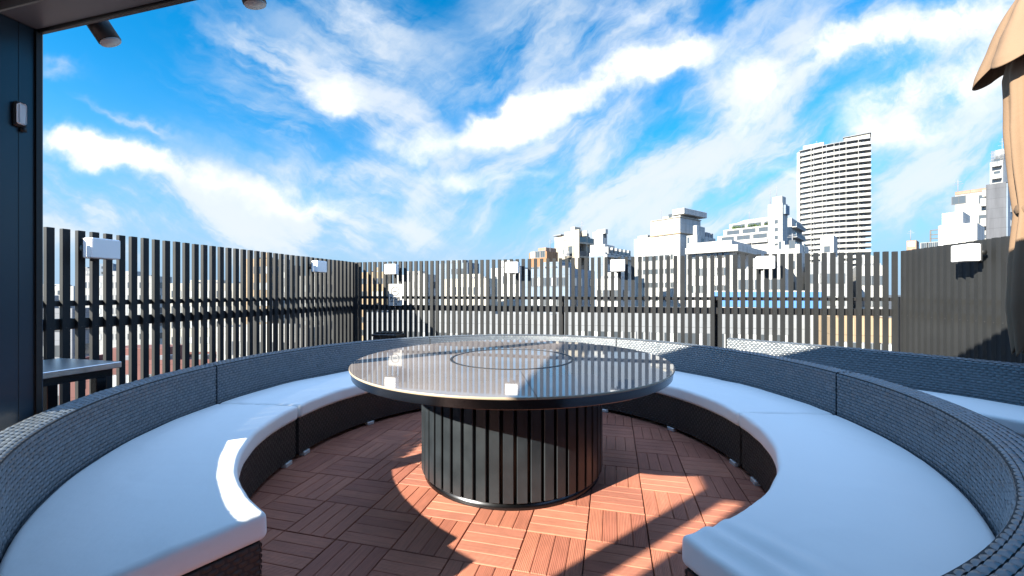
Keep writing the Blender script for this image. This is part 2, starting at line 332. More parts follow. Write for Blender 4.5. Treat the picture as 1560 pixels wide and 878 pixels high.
# ------------------------------------------------------------------ ground, own building, deck
GZ = -22.0
mb = MB(); mb.add([(-3000, -3000, GZ), (3000, -3000, GZ), (3000, 3000, GZ), (-3000, 3000, GZ)], [(0, 1, 2, 3)], M['asphalt'])
tag(mb.build('ground'), kind='structure')
A0, A1, B0, B1 = -3.80, 3.12, -6.2, 5.34
mb = MB(); mb.box(A0, A1, B0, B1, GZ, -0.045, W['concrete'])
tag(mb.build('roof_terrace', rz=TH), kind='structure')
def build_deck():
    v, f, uv, tint = [], [], [], []
    ga, gb, T = -1.628, 1.722, 0.30
    i0, i1 = math.floor((A0+0.05-ga)/T), math.ceil((A1-0.05-ga)/T); j0, j1 = math.floor((-1.55-gb)/T), math.ceil((B1-0.05-gb)/T)
    g = 0.0022; ch = 0.0018; bw = (T-2*g)/4
    for i in range(i0, i1):
        for j in range(j0, j1):
            a, b = ga+i*T, gb+j*T; along_b = (i+j) % 2 == 0; tt = random.random()*0.35; dz = random.uniform(-0.0008, 0.0008)
            for k in range(4):
                lo, hi = g+k*bw+0.0013, g+(k+1)*bw-0.0013
                t = min(1, max(0, 0.3+tt+random.uniform(-0.22, 0.28)))
                x0, x1, y0, y1 = (lo, hi, g, T-g) if along_b else (g, T-g, lo, hi)
                o = len(v); z = dz
                for (ins, zz) in ((0, -0.03), (0, z-ch), (ch, z)):
                    v += [(a+x0+ins, b+y0+ins, zz), (a+x1-ins, b+y0+ins, zz), (a+x1-ins, b+y1-ins, zz), (a+x0+ins, b+y1-ins, zz)]
                def U(p):
                    lx, ly = p[0]-a, p[1]-b
                    return (lx-lo, ly+i*0.37+j*0.71+k*1.3) if along_b else (ly-lo, lx+i*0.37+j*0.71+k*1.3)
                qs = [(8, 9, 10, 11)]
                for s in (0, 4):
                    for e in range(4): qs.append((s+e, s+(e+1) % 4, s+4+(e+1) % 4, s+4+e))
                for q in qs:
                    f.append([o+n for n in q]); uv += [U(v[o+n]) for n in q]; tint += [t]*4
    me = bpy.data.meshes.new('deck'); me.from_pydata(v, [], f); me.materials.append(M['deck'])
    ul = me.uv_layers.new(name='UVMap'); ul.data.foreach_set('uv', np.array(uv, dtype=np.float32).ravel())
    at = me.attributes.new('board', 'FLOAT', 'CORNER'); at.data.foreach_set('value', np.array(tint, dtype=np.float32))
    o = bpy.data.objects.new('deck', me); col.objects.link(o); o.rotation_euler = (0, 0, TH); tag(o, kind='structure')
build_deck()

# ------------------------------------------------------------------ fences
KA, KB, LBACK = -3.655, 5.178, 6.625
FZ = 1.655; PITCH = 0.0815; SW, SD = 0.041, 0.031
def fence(name, label, origin, rz, length, post_at, first=0.03):
    """local x runs along the fence, +y points outward; slats in front, rails and posts behind"""
    root = empty(name, origin, rz, label, 'fence', 'slatted fences round the terrace')
    mb = MB(); n = int((length-first+0.045)/PITCH)
    for k in range(n):
        x = first+k*PITCH+random.uniform(-0.001, 0.001)
        mb.box(x, x+SW, 0, SD, 0.03, FZ+random.uniform(-0.0015, 0.0015), M['slat'])
        mb.tube((x+SW/2, -0.0015, 0.975), (x+SW/2, 0.002, 0.975), 0.004, M['fence_metal'], 6)
    mb.build('slat_panel', root)
    for z0, z1, y0, y1 in ((1.122, 1.161, SD, SD+0.04), (0.960, 1.036, SD, SD+0.05), (0.10, 0.16, SD, SD+0.05)):
        r = MB(); r.bbox(0, length, y0+0.0005, y1, z0, z1, M['fence_metal'], 0.003); r.build('rail', root)
    for x in post_at:
        p = MB(); p.bbox(x-0.03, x+0.03, SD+0.052, SD+0.112, -0.04, 1.17, M['fence_metal'], 0.004); p.build('post', root)
    return root
fence('slat_fence', 'dark vertical slat fence across the back, behind the round table', D(KA, KB), TH, LBACK, (1.17, 3.01, 4.84, 6.70), 0.045)
bf = bpy.data.objects['slat_fence']; m = MB(); m.bbox(-0.045, 0.030, 0.0, 0.06, 0.03, FZ, M['fence_metal'], 0.003); m.build('post', bf)
fence('slat_fence', 'dark vertical slat fence on the left side, beside the steel table', D(KA, KB-5.3), TH+math.pi/2, 5.3, (0.2, 1.9, 3.7, 5.2), 0.02)
fence('slat_fence', 'dark vertical slat fence on the right side, behind the closed parasol', D(KA+LBACK, KB), TH-math.pi/2, 5.4, (0.1, 1.9, 3.7, 5.2), 0.01)

# lamps on the fences: white box heads on a black bracket
def lamp_parts():
    h = MB(); h.bbox(-0.085, 0.085, -0.17, -0.079, -0.07, 0.07, M['white'], 0.006); h.bbox(-0.087, 0.087, -0.0785, -0.0745, -0.072, 0.072, M['fence_metal'], 0.002); h.bbox(-0.06, 0.06, -0.150, -0.100, -0.0725, -0.0705, M['lens'], 0.001)
    b = MB(); b.bbox(-0.05, 0.05, -0.074, -0.045, -0.05, 0.05, M['black'], 0.004); b.box(-0.02, 0.02, -0.045, -0.001, -0.03, 0.03, M['black'])
    b.tube((0.0, -0.03, -0.03), (0.0, -0.03, -0.085), 0.014, M['black'], 10)
    k = MB(); k.tube((0.0, -0.055, 0.0), (0.025, -0.055, 0.0), 0.022, M['black'], 14)
    return h.mesh('lamp_head'), b.mesh('bracket'), k.mesh('knob')
LP = lamp_parts()
def fence_lamp(px, py, side, label):
    u = (px-780)/615
    if side == 'back': o, d, rz = D(KA, KB), D(1, 0), TH
    elif side == 'left': o, d, rz = D(KA, KB), D(0, -1), TH+math.pi/2
    else: o, d, rz = D(KA+LBACK, KB), D(0, -1), TH-math.pi/2
    nrm = {'back': D(0, -1), 'left': D(1, 0), 'right': D(-1, 0)}[side]
    o2 = o+nrm*0.12
    t = (u*o2.y-o2.x)/(d.x-u*d.y); p2 = o2+d*t; z = EYE-(py-445)/615*p2.y
    p = o+d*t
    r = empty('fence_lamp', (p.x, p.y, z), rz, label, 'lamp', 'white box lamps on the fence')
    inst('lamp_head', LP[0], r); inst('bracket', LP[1], r); inst('knob', LP[2], r, (0.05, 0, 0)); inst('knob', LP[2], r, (-0.05, 0, 0), math.pi).location.y = -0.11
fence_lamp(155, 379.5, 'left', 'white box lamp on the left fence, above the steel table')
fence_lamp(486, 406.5, 'left', 'white box lamp on the left fence, close to the far corner')
fence_lamp(597, 410.5, 'back', 'white box lamp on the back fence, right above the white sign')
fence_lamp(780.5, 408, 'back', 'white box lamp on the back fence, straight behind the middle of the table')
fence_lamp(941, 405, 'back', 'white box lamp on the back fence, under the big windowless white building')
fence_lamp(1165.5, 400.5, 'back', 'white box lamp on the back fence, left of the tall balcony tower')
fence_lamp(1472, 386, 'right', 'white box lamp on the right fence, beside the closed parasol')

# smoking sign on the back fence
def text_mesh(body, size, m, align='CENTER', bold=0.0):
    cu = bpy.data.curves.new('lettering', 'FONT'); cu.body = body; cu.size = size; cu.align_x = align; cu.extrude = 0.0006; cu.offset = bold
    o = bpy.data.objects.new('lettering', cu); col.objects.link(o)
    dg = bpy.context.evaluated_depsgraph_get(); me = bpy.data.meshes.new_from_object(o.evaluated_get(dg))
    bpy.data.objects.remove(o); me.materials.clear(); me.materials.append(m); return me
p = D(KA+0.655, KB-0.012)
sg = empty('wall_sign', (p.x, p.y, 1.18), TH, 'white sign with a ring and dark lettering, fixed to the back fence', 'sign')
mb = MB(); mb.bbox(-0.105, 0.105, -0.006, 0.0, -0.155, 0.155, M['sign_white'], 0.0015); mb.build('plate', sg)
mb = MB(); ring = [(0.062*math.cos(2*math.pi*i/48), 0.062*math.sin(2*math.pi*i/48)) for i in range(48)]
mb.lathe([(0.056, 0), (0.056, 0.0012), (0.066, 0.0012), (0.066, 0)], M['ink'], 48, False, M=Matrix.Translation((0, -0.0062, 0.05)) @ Matrix.Rotation(R(90), 4, 'X'), cap=False)
mb.box(-0.033, 0.033, -0.0075, -0.0062, 0.041, 0.054, M['ink']); mb.box(0.022, 0.033, -0.0080, -0.0076, 0.043, 0.052, M['ink_grey']); mb.build('emblem', sg)
for body, size, z, m_, bd in (('喫煙所', 0.056, -0.076, 'ink', 0.0022), ('SMOKING AREA', 0.021, -0.105, 'ink', 0.0004), ('灰皿', 0.026, -0.138, 'ink', 0.0005)):
    o = inst('lettering', text_mesh(body, size, M[m_], bold=bd), sg, (0, -0.0068, z)); o.rotation_euler = (R(90), 0, 0)

# ------------------------------------------------------------------ pergola
PF = (-2.635, -2.558, 1.143, 1.288)
def build_pergola():
    root = empty('pergola', D(-2.6, 1.2), TH, 'dark metal pergola frame over the near side of the terrace', 'pergola')
    inv = Matrix.Translation((2.6, -1.2, 0))
    def P(name, fn):
        mb = MB(); fn(mb); mb.v = [tuple(inv @ Vector(q)) for q in mb.v]; mb.build(name, root)
    def post(a0, a1, b0, b1):
        def fn(m):
            m.bbox(a0, a1, b0, b1, 0, 2.42, M['pergola'], 0.004)
            for s in (a0-0.0015, a1-0.0005):
                m.box(s, s+0.002, b1-0.034, b1-0.006, 0.0, 2.418, M['pergola_dark'])
                m.box(s, s+0.0018, b0+0.063, b0+0.0645, 0.0, 2.418, M['pergola_dark'])
            m.box(a0-0.03, a1+0.03, b0-0.03, b1+0.03, 0.0, 0.008, M['pergola'])
        P('post', fn)
    a0, a1, b0, b1 = PF
    post(a0, a1, b0, b1); post(a0, a1, -1.355, -1.21); post(2.6, 2.677, b0, b1); post(2.6, 2.677, -1.355, -1.21)
    def fb(m):
        m.bbox(a0, 2.677, b0, b1-0.02, 2.421, 2.60, M['beam'], 0.004)
        m.bbox(a0, 2.677, b1-0.0195, b1, 2.41, 2.605, M['pergola_dark'], 0.003)
    P('beam', fb)
    P('beam', lambda m: m.bbox(a0, 2.677, -1.355, -1.21, 2.421, 2.60, M['pergola'], 0.004))
    P('beam', lambda m: m.bbox(a0, a1, -1.209, b0-0.001, 2.421, 2.60, M['pergola'], 0.004))
    P('beam', lambda m: m.bbox(2.6, 2.677, -1.209, b0-0.001, 2.421, 2.60, M['pergola'], 0.004))
    def louv(m):
        b = b0-0.02
        while b > -1.2:
            m.bbox(a1+0.006, 2.594, b-0.17, b+0.006, 2.50, 2.535, M['pergola'], 0.005)
            m.box(a1+0.006, 2.594, b-0.02, b-0.004, 2.47, 2.4995, M['pergola_dark']); b -= 0.172
    P('louvre_roof', louv)
    # guide channel inside the front post edge
    P('guide_rail', lambda m: m.box(a1+0.0005, a1+0.012, b1-0.03, b1-0.012, 0.0, 2.409, M['black']))
build_pergola()
def spot(px, label, tilt, zr=2.50):
    u = (px-780)/615; b = 1.345
    # point on the line e2 = b seen at px
    a = (u*b*CT + b*ST)/(CT - u*ST); p = D(a, b)
    root = empty('spotlight', (p.x, p.y, zr), TH, label, 'spotlight', 'black spotlights along the pergola beam')
    m = MB(); m.bbox(-0.03, 0.03, -0.056, -0.04, -0.03, 0.03, M['black'], 0.003); m.tube((0, -0.04, 0), (0, 0.0, 0), 0.012, M['black'], 12); m.build('mount', root)
    ax = Vector(tilt).normalized(); p0 = -ax*0.02; p1 = ax*0.128
    m = MB(); m.tube(p0, p1, 0.045, M['black'], 32); m.build('housing', root)
    m = MB(); m.tube(p1+ax*0.002, p1+ax*0.008, 0.041, M['lens'], 32); m.build('lens', root)
spot(138, 'black tube spotlight on the pergola beam nearest the left post', (0.32, 0.38, -0.85), 2.52)
spot(370, 'black tube spotlight at the top edge of the picture, farther along the pergola beam', (0.15, 0.30, -0.93), 2.555)
# small light on the pergola post
q = D(PF[1], PF[3]-0.0836)
pl = empty('post_light', (q.x, q.y, 2.006), TH, 'small white rounded light in a black case on the pergola post', 'light')
m = MB(); m.bbox(0.001, 0.022, -0.019, 0.019, -0.055, 0.055, M['black'], 0.006); m.tube((0.012, 0.012, -0.055), (0.012, 0.012, -0.072), 0.01, M['black'], 12); m.build('case', pl)
m = MB(); m.bbox(0.0225, 0.030, -0.015, 0.015, -0.046, 0.046, M['white'], 0.007); m.build('cover', pl)

# ------------------------------------------------------------------ building behind the viewer (casts the shade on the near right)
def build_house():
    root = empty('rooftop_house', D(0.3, -1.6), TH, 'grey rooftop building behind the pergola', 'building')
    def P(name, fn):
        mb = MB(); fn(mb); return mb.build(name, root)
    wl = -2.92
    P('wall', lambda m: (m.bbox(wl, 2.8, -4.0, 0.06, -0.044, 3.0, W['grey'], 0.01)))
    P('roof', lambda m: m.bbox(wl-0.0, 2.86, -4.05, 0.075, 3.001, 3.16, W['dark'], 0.01))
    for x in (-2.0, -0.5, 1.0):
        w = P('glass_door', lambda m: m.bbox(x, x+1.3, 0.062, 0.10, 0.02, 2.3, M['fence_metal'], 0.004))
        mb = MB(); mb.box(x+0.07, x+1.23, 0.1005, 0.104, 0.1, 2.22, M['glass']); mb.build('pane', w)
build_house()

# ------------------------------------------------------------------ woven round sofa
def weave(mb, pos, ns, nw, s0, s1, w0, w1, amp=0.0046, m=None):
    """pos(s, w, h) -> array of points; brick pattern of little humps"""
    ds, dw = (s1-s0)/ns, (w1-w0)/nw
    a = np.linspace(-0.5, 0.5, 6); b = np.linspace(-0.5, 0.5, 4)
    aa, bb = np.meshgrid(a, b, indexing='ij'); aa, bb = aa.ravel(), bb.ravel()
    hh = np.cos(aa*math.pi*0.98)**0.75*(1.25-0.6*(2*bb)**2) - 0.5
    quads = np.array([(i*4+j, (i+1)*4+j, (i+1)*4+j+1, i*4+j+1) for i in range(5) for j in range(3)])
    S, Wv, Hh = [], [], []
    for k in range(nw):
        for i in range(-1, ns+1):
            sc = s0+(i+0.5+(0.5 if k % 2 else 0.0))*ds
            s = sc+aa*ds*1.02
            if s.max() < s0 or s.min() > s1: continue
            S.append(np.clip(s, s0, s1)); Wv.append(w0+(k+0.5)*dw+bb*dw*0.86+0*s); Hh.append(hh*amp*(1+0.25*rng.standard_normal())+rng.standard_normal()*0.0002)
    n = len(S); V = pos(np.concatenate(S), np.concatenate(Wv), np.concatenate(Hh))
    F = (np.arange(n)[:, None, None]*24+quads[None]).reshape(-1, 4)
    mb.np_add(V, F, m or M['rattan'])

def profile(path, rho):
    """polyline (r,z) with rounded corners -> arrays of length, r, z, normal"""
    pts = []
    for i, p in enumerate(path):
        p = np.array(p, float)
        if 0 < i < len(path)-1:
            a = np.array(path[i-1], float)-p; a /= np.linalg.norm(a); b = np.array(path[i+1], float)-p; b /= np.linalg.norm(b)
            for t in np.linspace(0, 1, 7):
                pts.append(p+a*rho*(1-t)**2+b*rho*t**2)
        else: pts.append(p)
    pts = np.array(pts); d = np.diff(pts, axis=0); l = np.concatenate([[0], np.cumsum(np.linalg.norm(d, axis=1))])
    tn = np.gradient(pts, axis=0); tn /= np.linalg.norm(tn, axis=1)[:, None]
    nr = np.stack([-tn[:, 1], tn[:, 0]], 1)
    return l, pts, nr

class SofaSpec:
    def __init__(s, rin, rmid, rout, zseat, ztop, half, cell_s=0.036, cell_w=0.020): s.__dict__.update(locals())
def sofa_meshes(sp):
    ha = sp.half
    def arc_pos(prof, off=0.0):
        l, pts, nr = prof
        def pos(s, w, h):
            r = np.interp(w, l, pts[:, 0]); z = np.interp(w, l, pts[:, 1]); nx = np.interp(w, l, nr[:, 0]); nz_ = np.interp(w, l, nr[:, 1])
            rr = r+nx*(h+off); zz = z+nz_*(h+off)
            return np.stack([rr*np.cos(s), rr*np.sin(s), zz], 1)
        return pos
    def solid(mb, path, n=64):
        m = len(path); vs = []; fs = []
        for i in range(n+1):
            a = -ha+2*ha*i/n
            vs += [(r*math.cos(a), r*math.sin(a), z) for r, z in path]
        for i in range(n):
            for j in range(m): fs.append((i*m+j, i*m+(j+1) % m, (i+1)*m+(j+1) % m, (i+1)*m+j))
        fs.append(tuple(range(m))[::-1]); fs.append(tuple(n*m+j for j in range(m)))
        mb.add(vs, fs, M['rattan_core'])
    # --- backrest
    back = MB()
    e = 0.003
    solid(back, [(sp.rmid+e, 0.035), (sp.rout-e, 0.035), (sp.rout-e, sp.ztop-e), (sp.rmid+e, sp.ztop-e)])
    pr = profile([(sp.rmid, sp.zseat-0.09), (sp.rmid, sp.ztop), (sp.rout, sp.ztop), (sp.rout, 0.06)], 0.022)
    L_ = pr[0][-1]
    weave(back, arc_pos(pr), int(2*ha*sp.rmid/sp.cell_s), int(L_/sp.cell_w), -ha, ha, 0, L_)
    for sgn in (-1, 1):                                   # end faces
        ca, sa = math.cos(sgn*ha), math.sin(sgn*ha)
        def pos(s, w, h, ca=ca, sa=sa, sgn=sgn): return np.stack([s*ca-sgn*sa*h, s*sa+sgn*ca*h, w], 1)
        weave(back, pos, 5, int((sp.ztop-0.06)/sp.cell_w), sp.rmid+0.006, sp.rout-0.006, 0.05, sp.ztop-0.012)
    # --- seat base
    base = MB()
    zt = sp.zseat-0.105
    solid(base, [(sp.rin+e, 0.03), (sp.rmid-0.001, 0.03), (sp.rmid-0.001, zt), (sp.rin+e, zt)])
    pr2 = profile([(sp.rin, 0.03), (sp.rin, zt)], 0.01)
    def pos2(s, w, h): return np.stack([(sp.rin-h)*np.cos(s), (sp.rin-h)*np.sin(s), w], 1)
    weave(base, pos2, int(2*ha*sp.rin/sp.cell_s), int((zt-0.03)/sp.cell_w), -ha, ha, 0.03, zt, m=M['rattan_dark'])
    for sgn in (-1, 1):
        ca, sa = math.cos(sgn*ha), math.sin(sgn*ha)
        def pos(s, w, h, ca=ca, sa=sa, sgn=sgn): return np.stack([s*ca-sgn*sa*h, s*sa+sgn*ca*h, w], 1)
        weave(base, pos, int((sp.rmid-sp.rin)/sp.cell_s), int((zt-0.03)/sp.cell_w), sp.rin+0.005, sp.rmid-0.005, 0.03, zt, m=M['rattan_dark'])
    foot = MB(); foot.bbox(-0.012, 0.03, -0.035, 0.035, 0.0, 0.029, M['alu'], 0.003)
    return back.mesh('backrest'), base.mesh('seat_base'), foot.mesh('foot')
def cushion_mesh(sp, seed, lump=1.0, frontfold=0.0):
    """padded annular sector with rounded edges and soft wrinkles"""
    ha = sp.half+0.002; r0, r1, z0, z1 = sp.rin-0.022, sp.rmid-0.006, sp.zseat-0.103, sp.zseat
    rad = 0.024; na = 170
    def ring(ins):
        pts = []
        a0, a1, b0, b1 = r0+ins, r1-ins, z0+ins, z1-ins; q = max(rad-ins, 0.003)
        def seg(p, c, n): return [(p[0]+(c[0]-p[0])*t/n, p[1]+(c[1]-p[1])*t/n) for t in range(n)]
        def cor(cx, cz, s): return [(cx+q*math.cos(R(s+90*t/5)), cz+q*math.sin(R(s+90*t/5))) for t in range(5)]
        pts += cor(a0+q, b0+q, 180) + seg((a0+q, b0), (a1-q, b0), 6) + cor(a1-q, b0+q, 270) + seg((a1, b0+q), (a1, b1-q), 2)
        pts += cor(a1-q, b1-q, 0) + seg((a1-q, b1), (a0+q, b1), 40) + cor(a0+q, b1-q, 90) + seg((a0, b1-q), (a0, b0+q), 4)
        return pts
    vs, fs = [], []; rm = (r0+r1)/2
    ds = [0, 0.0015, 0.005, 0.010, 0.017, 0.025]
    angs = [-ha+d/rm for d in ds]; inner = np.linspace(-ha+0.032/rm, ha-0.032/rm, na); ins_ = [rad-math.sqrt(max(0, rad**2-(rad-d)**2)) for d in ds]
    cols_ = [(a, i) for a, i in zip(angs, ins_)] + [(a, 0) for a in inner] + [(-a, i) for a, i in zip(angs[::-1], ins_[::-1])]
    for a, ins in cols_:
        for r, z in ring(ins):
            f = (r-r0)/(r1-r0); top = max(0, min(1, (z-z0-0.02)/(z1-z0-0.02)))
            edge = min(abs(a+ha), abs(ha-a))*rm
            puff = 0.006*math.sin(math.pi*max(0, min(1, f)))*min(1, edge/0.12)
            n1 = noise.noise((r*3.1+seed*7, a*rm*3.1, seed)); n2 = noise.noise((r*9+seed, a*rm*4.5, seed*3.3)); n3 = noise.noise((a*rm*26, r*5, seed*1.7))
            n4 = noise.noise((r*2.6+seed*3, a*rm*1.7+seed, seed*0.7)); n5 = noise.noise((r*1.6+a*rm*2.2+seed*5, a*rm*0.8-r*1.2, seed*1.9))
            wr = 0.0045*n1+0.0022*n2+(0.0022*max(0, 1-abs(n4)*3.2)**3-0.0020*max(0, 1-abs(n5)*3.5)**3)*min(1, max(0, f-0.12)*5)
            fold = 0.0018*n3*math.exp(-abs(r-r0)/0.05)+0.003*noise.noise((r*24, a*rm*3, seed*2.1))*math.exp(-edge/0.06)
            if frontfold:
                d2 = (a+ha)*rm
                fold += frontfold*(0.010*math.sin(d2*46+2.2*noise.noise((r*3, d2*2, 4.0))+r*9)*math.exp(-((d2-0.16)/0.13)**2)*math.exp(-((f-0.28)/0.30)**2))
            zz = z+(puff+(wr+fold)*lump)*top
            rr = r-0.005*noise.noise((a*rm*6, z*9, seed*5))*max(0, 1-f*6)
            vs.append((rr*math.cos(a), rr*math.sin(a), zz))
    m = len(ring(0)); n = len(cols_)
    for i in range(n-1):
        for j in range(m): fs.append((i*m+j, i*m+(j+1) % m, (i+1)*m+(j+1) % m, (i+1)*m+j))
    fs.append(tuple(range(m))[::-1]); fs.append(tuple((n-1)*m+j for j in range(m)))
    mb = MB(); mb.add(vs, fs, M['cushion'], True)
    return mb.mesh('seat_cushion')

SP = SofaSpec(1.565, 2.19, 2.32, 0.40, 0.68, R(30)-0.0022)
SM = sofa_meshes(SP)
SPE = SofaSpec(1.565, 2.19, 2.32, 0.40, 0.68, R(33.0)-0.0022); SME = sofa_meshes(SPE)
SHIFT = {206.5: (176.5, -0.042), -36.5: (-3.5, 0.022)}      # joint angle, swing outwards
mods = [(206.5, 'near left', 'curved wicker sofa section nearest on the left, running out of the picture'),
        (146.5, 'far left', 'curved wicker sofa section at the far left, in front of the left fence corner'),
        (86.5, 'back', 'curved wicker sofa section at the back, sunlit, straight behind the round table'),
        (26.5, 'far right', 'curved wicker sofa section at the far right, between table and straight bench'),
        (-36.5, 'near right', 'curved wicker sofa section nearest on the right, its coarse weave filling the corner')]
clab = ['white seat cushion nearest on the left, with bright sun along its front edge',
        'white seat cushion on the far left sofa section, left of the table',
        'white seat cushion on the back sofa section, hidden behind the round table',
        'white seat cushion on the far right sofa section, right of the table',
        'white seat cushion nearest on the right, with creases at its near end']
for i, (deg, w, lab) in enumerate(mods):
    sp_, sm_ = (SPE, SME) if i == 4 else (SP, SM); CC, rot = C0, R(deg)
    if deg in SHIFT:
        ja, sw = SHIFT[deg]; piv = C0+Vector((2.25*math.cos(R(ja)), 2.25*math.sin(R(ja)), 0)); CC = piv+Matrix.Rotation(sw, 3, 'Z') @ (C0-piv); rot = R(deg)+sw
    r = empty('curved_sofa', CC, rot, lab, 'sofa', 'curved wicker sofa sections round the table')
    inst('backrest', sm_[0], r); inst('seat_base', sm_[1], r)
    for a in (-0.465, 0.0, 0.465):
        inst('foot', SM[2], r, ((SP.rin)*math.cos(a), (SP.rin)*math.sin(a), 0), a)
    for a in (-0.45, 0.45): inst('foot', SM[2], r, ((SP.rmid-0.03)*math.cos(a), (SP.rmid-0.03)*math.sin(a), 0), a)
    c = bpy.data.objects.new('seat_cushion', cushion_mesh(sp_, i+1.3, 1.0, 1.5 if i == 4 else 0.0)); col.objects.link(c)
    c.location = CC; c.rotation_euler = (0, 0, rot); tag(c, clab[i], 'cushion', 'white seat cushions on the curved sofa')

# straight-looking bench on the right: very wide curve through three measured points
def circle3(a, b, c):
    ax, ay, bx, by, cx, cy = *a, *b, *c
    d = 2*(ax*(by-cy)+bx*(cy-ay)+cx*(ay-by))
    ux = ((ax*ax+ay*ay)*(by-cy)+(bx*bx+by*by)*(cy-ay)+(cx*cx+cy*cy)*(ay-by))/d
    uy = ((ax*ax+ay*ay)*(cx-bx)+(bx*bx+by*by)*(ax-cx)+(cx*cx+cy*cy)*(bx-ax))/d
    return ux, uy, math.hypot(ax-ux, ay-uy)
bx, by, br = circle3((2.41, 4.46), (3.09, 3.70), (3.63, 2.83))
th0, th1 = math.atan2(4.46-by, 2.41-bx), math.atan2(2.2-by, 3.95-bx)
SP2 = SofaSpec(br-0.62, br-0.12, br, 0.44, 0.715, abs(th0-th1)/2)
SM2 = sofa_meshes(SP2)
r = empty('wicker_bench', (bx, by, 0), (th0+th1)/2, 'wicker bench with a long nearly straight back along the right fence', 'bench')
inst('backrest', SM2[0], r); inst('seat_base', SM2[1], r)
for a in (-SP2.half*0.9, 0, SP2.half*0.9):
    inst('foot', SM2[2], r, (SP2.rin*math.cos(a), SP2.rin*math.sin(a), 0), a); inst('foot', SM2[2], r, ((SP2.rmid-0.03)*math.cos(a), (SP2.rmid-0.03)*math.sin(a), 0), a)
c = bpy.data.objects.new('seat_cushion', cushion_mesh(SP2, 9.1)); col.objects.link(c); c.location = (bx, by, 0); c.rotation_euler = (0, 0, (th0+th1)/2)
tag(c, 'white seat cushion on the bench by the right fence', 'cushion')

# ------------------------------------------------------------------ round table
def build_table():
    root = empty('round_table', C0, 0, 'large round stone topped table on a black slatted drum base', 'table')
    mb = MB(); RT = 1.07; zt = 0.754
    for k in range(2):
        a0 = R(-84+180*k)+0.0016; a1 = a0+math.pi-0.0032
        mb.lathe([(0.4245, zt-0.02), (0.4245, zt-0.001), (0.4255, zt), (RT-0.002, zt)], M['stone'], 96, False, a0, a1)
        mb.lathe([(RT-0.002, zt), (RT, zt-0.002), (RT, zt-0.010), (RT-0.002, zt-0.012)], M['stone_edge'], 96, True, a0, a1)
        mb.lathe([(RT-0.002, zt-0.012), (0.4245, zt-0.012)], M['stone'], 96, False, a0, a1)
    mb.build('tabletop', root)
    mb = MB(); mb.lathe([(0.4185, zt-0.016), (0.4195, zt-0.0005), (0.4185, zt), (0, zt)], M['stone'], 96, False); mb.build('centre_cover', root)
    mb = MB(); mb.lathe([(0.416, zt+0.0005), (0.417, zt+0.0025), (0.433, zt+0.0025), (0.434, zt+0.0005)], M['black'], 128, cap=False); mb.build('ring', root)
    mb = MB(); mb.lathe([(0.55, zt-0.050), (RT-0.062, zt-0.050), (RT-0.062, zt-0.0175), (0.05, zt-0.0175)], M['black'], 96); 
    mb.build('underframe', root)
    mb = MB(); mb.lathe([(RT-0.06, 0.694), (RT-0.015, 0.694)], M['dark_steel'], 128, cap=False); mb.lathe([(RT-0.015, 0.694), (RT-0.012, 0.697)], M['dark_steel'], 128, cap=False); mb.lathe([(RT-0.012, 0.697), (RT-0.006, zt-0.0125)], M['dark_steel'], 128, cap=False); mb.lathe([(RT-0.006, zt-0.0125), (RT-0.06, zt-0.0125)], M['dark_steel'], 128, cap=False); mb.lathe([(RT-0.06, zt-0.0125), (RT-0.06, 0.694)], M['black'], 128, cap=False); mb.build('apron', root)
    mb = MB(); mb.lathe([(0.586, 0.045), (0.586, zt-0.051)], M['black'], 72); mb.build('drum', root)
    mb = MB(); n = 50
    for k in range(n):
        a = 2*math.pi*k/n+0.03; w = 2*math.pi*0.61/n-0.017
        mb.bbox(0.587, 0.624, -w/2, w/2, 0.048+random.uniform(-0.001, 0.001), zt-0.052, M['black_wood'], 0.003, Matrix.Rotation(a, 4, 'Z'))
    mb.build('slat_cladding', root)
    mb = MB(); mb.lathe([(0.606, 0.001), (0.606, 0.044), (0.58, 0.046)], M['dark_steel'], 96, cap=False); mb.build('plinth', root)
build_table()

# ------------------------------------------------------------------ steel side table on the left
sx0, sx1, sy0, sy1 = -3.42, -2.885, 0.55, 1.80
st = empty('steel_table', D((sx0+sx1)/2, (sy0+sy1)/2), TH, 'stainless steel side table against the left fence', 'table')
hx, hy_ = (sx1-sx0)/2, (sy1-sy0)/2
m = MB(); m.bbox(-hx, hx, -hy_, hy_, 0.765, 0.80, M['steel'], 0.003); m.build('tabletop', st)
m = MB(); m.box(-hx+0.03, hx-0.03, -hy_+0.03, hy_-0.03, 0.72, 0.7645, M['dark_steel']); m.build('underframe', st)
for sx in (-1, 1):
    for sy in (-1, 1):
        x, y = sx*(hx-0.06), sy*(hy_-0.08); m = MB(); m.bbox(x-0.025, x+0.025, y-0.025, y+0.025, 0.0, 0.7195, M['dark_steel'], 0.003); m.build('leg', st)

# ------------------------------------------------------------------ low black bin by the fence corner
bp = Vector((-1.655, 5.42, 0))
bn = empty('storage_bin', bp, TH, 'low black bin with ribbed lid behind the sofa, under the white sign', 'bin')
m = MB(); m.bbox(-0.17, 0.17, -0.12, 0.12, 0.0, 0.63, M['black'], 0.01)
for k in range(5): m.box(-0.13+k*0.06, -0.10+k*0.06, -0.124, -0.1205, 0.05, 0.60, M['black'])
m.build('body', bn)
m = MB(); m.bbox(-0.18, 0.18, -0.13, 0.13, 0.631, 0.665, M['pergola_dark'], 0.008)
for k in range(6): m.bbox(-0.15+k*0.055, -0.125+k*0.055, -0.11, 0.11, 0.6655, 0.685, M['pergola_dark'], 0.004)
m.build('lid', bn)

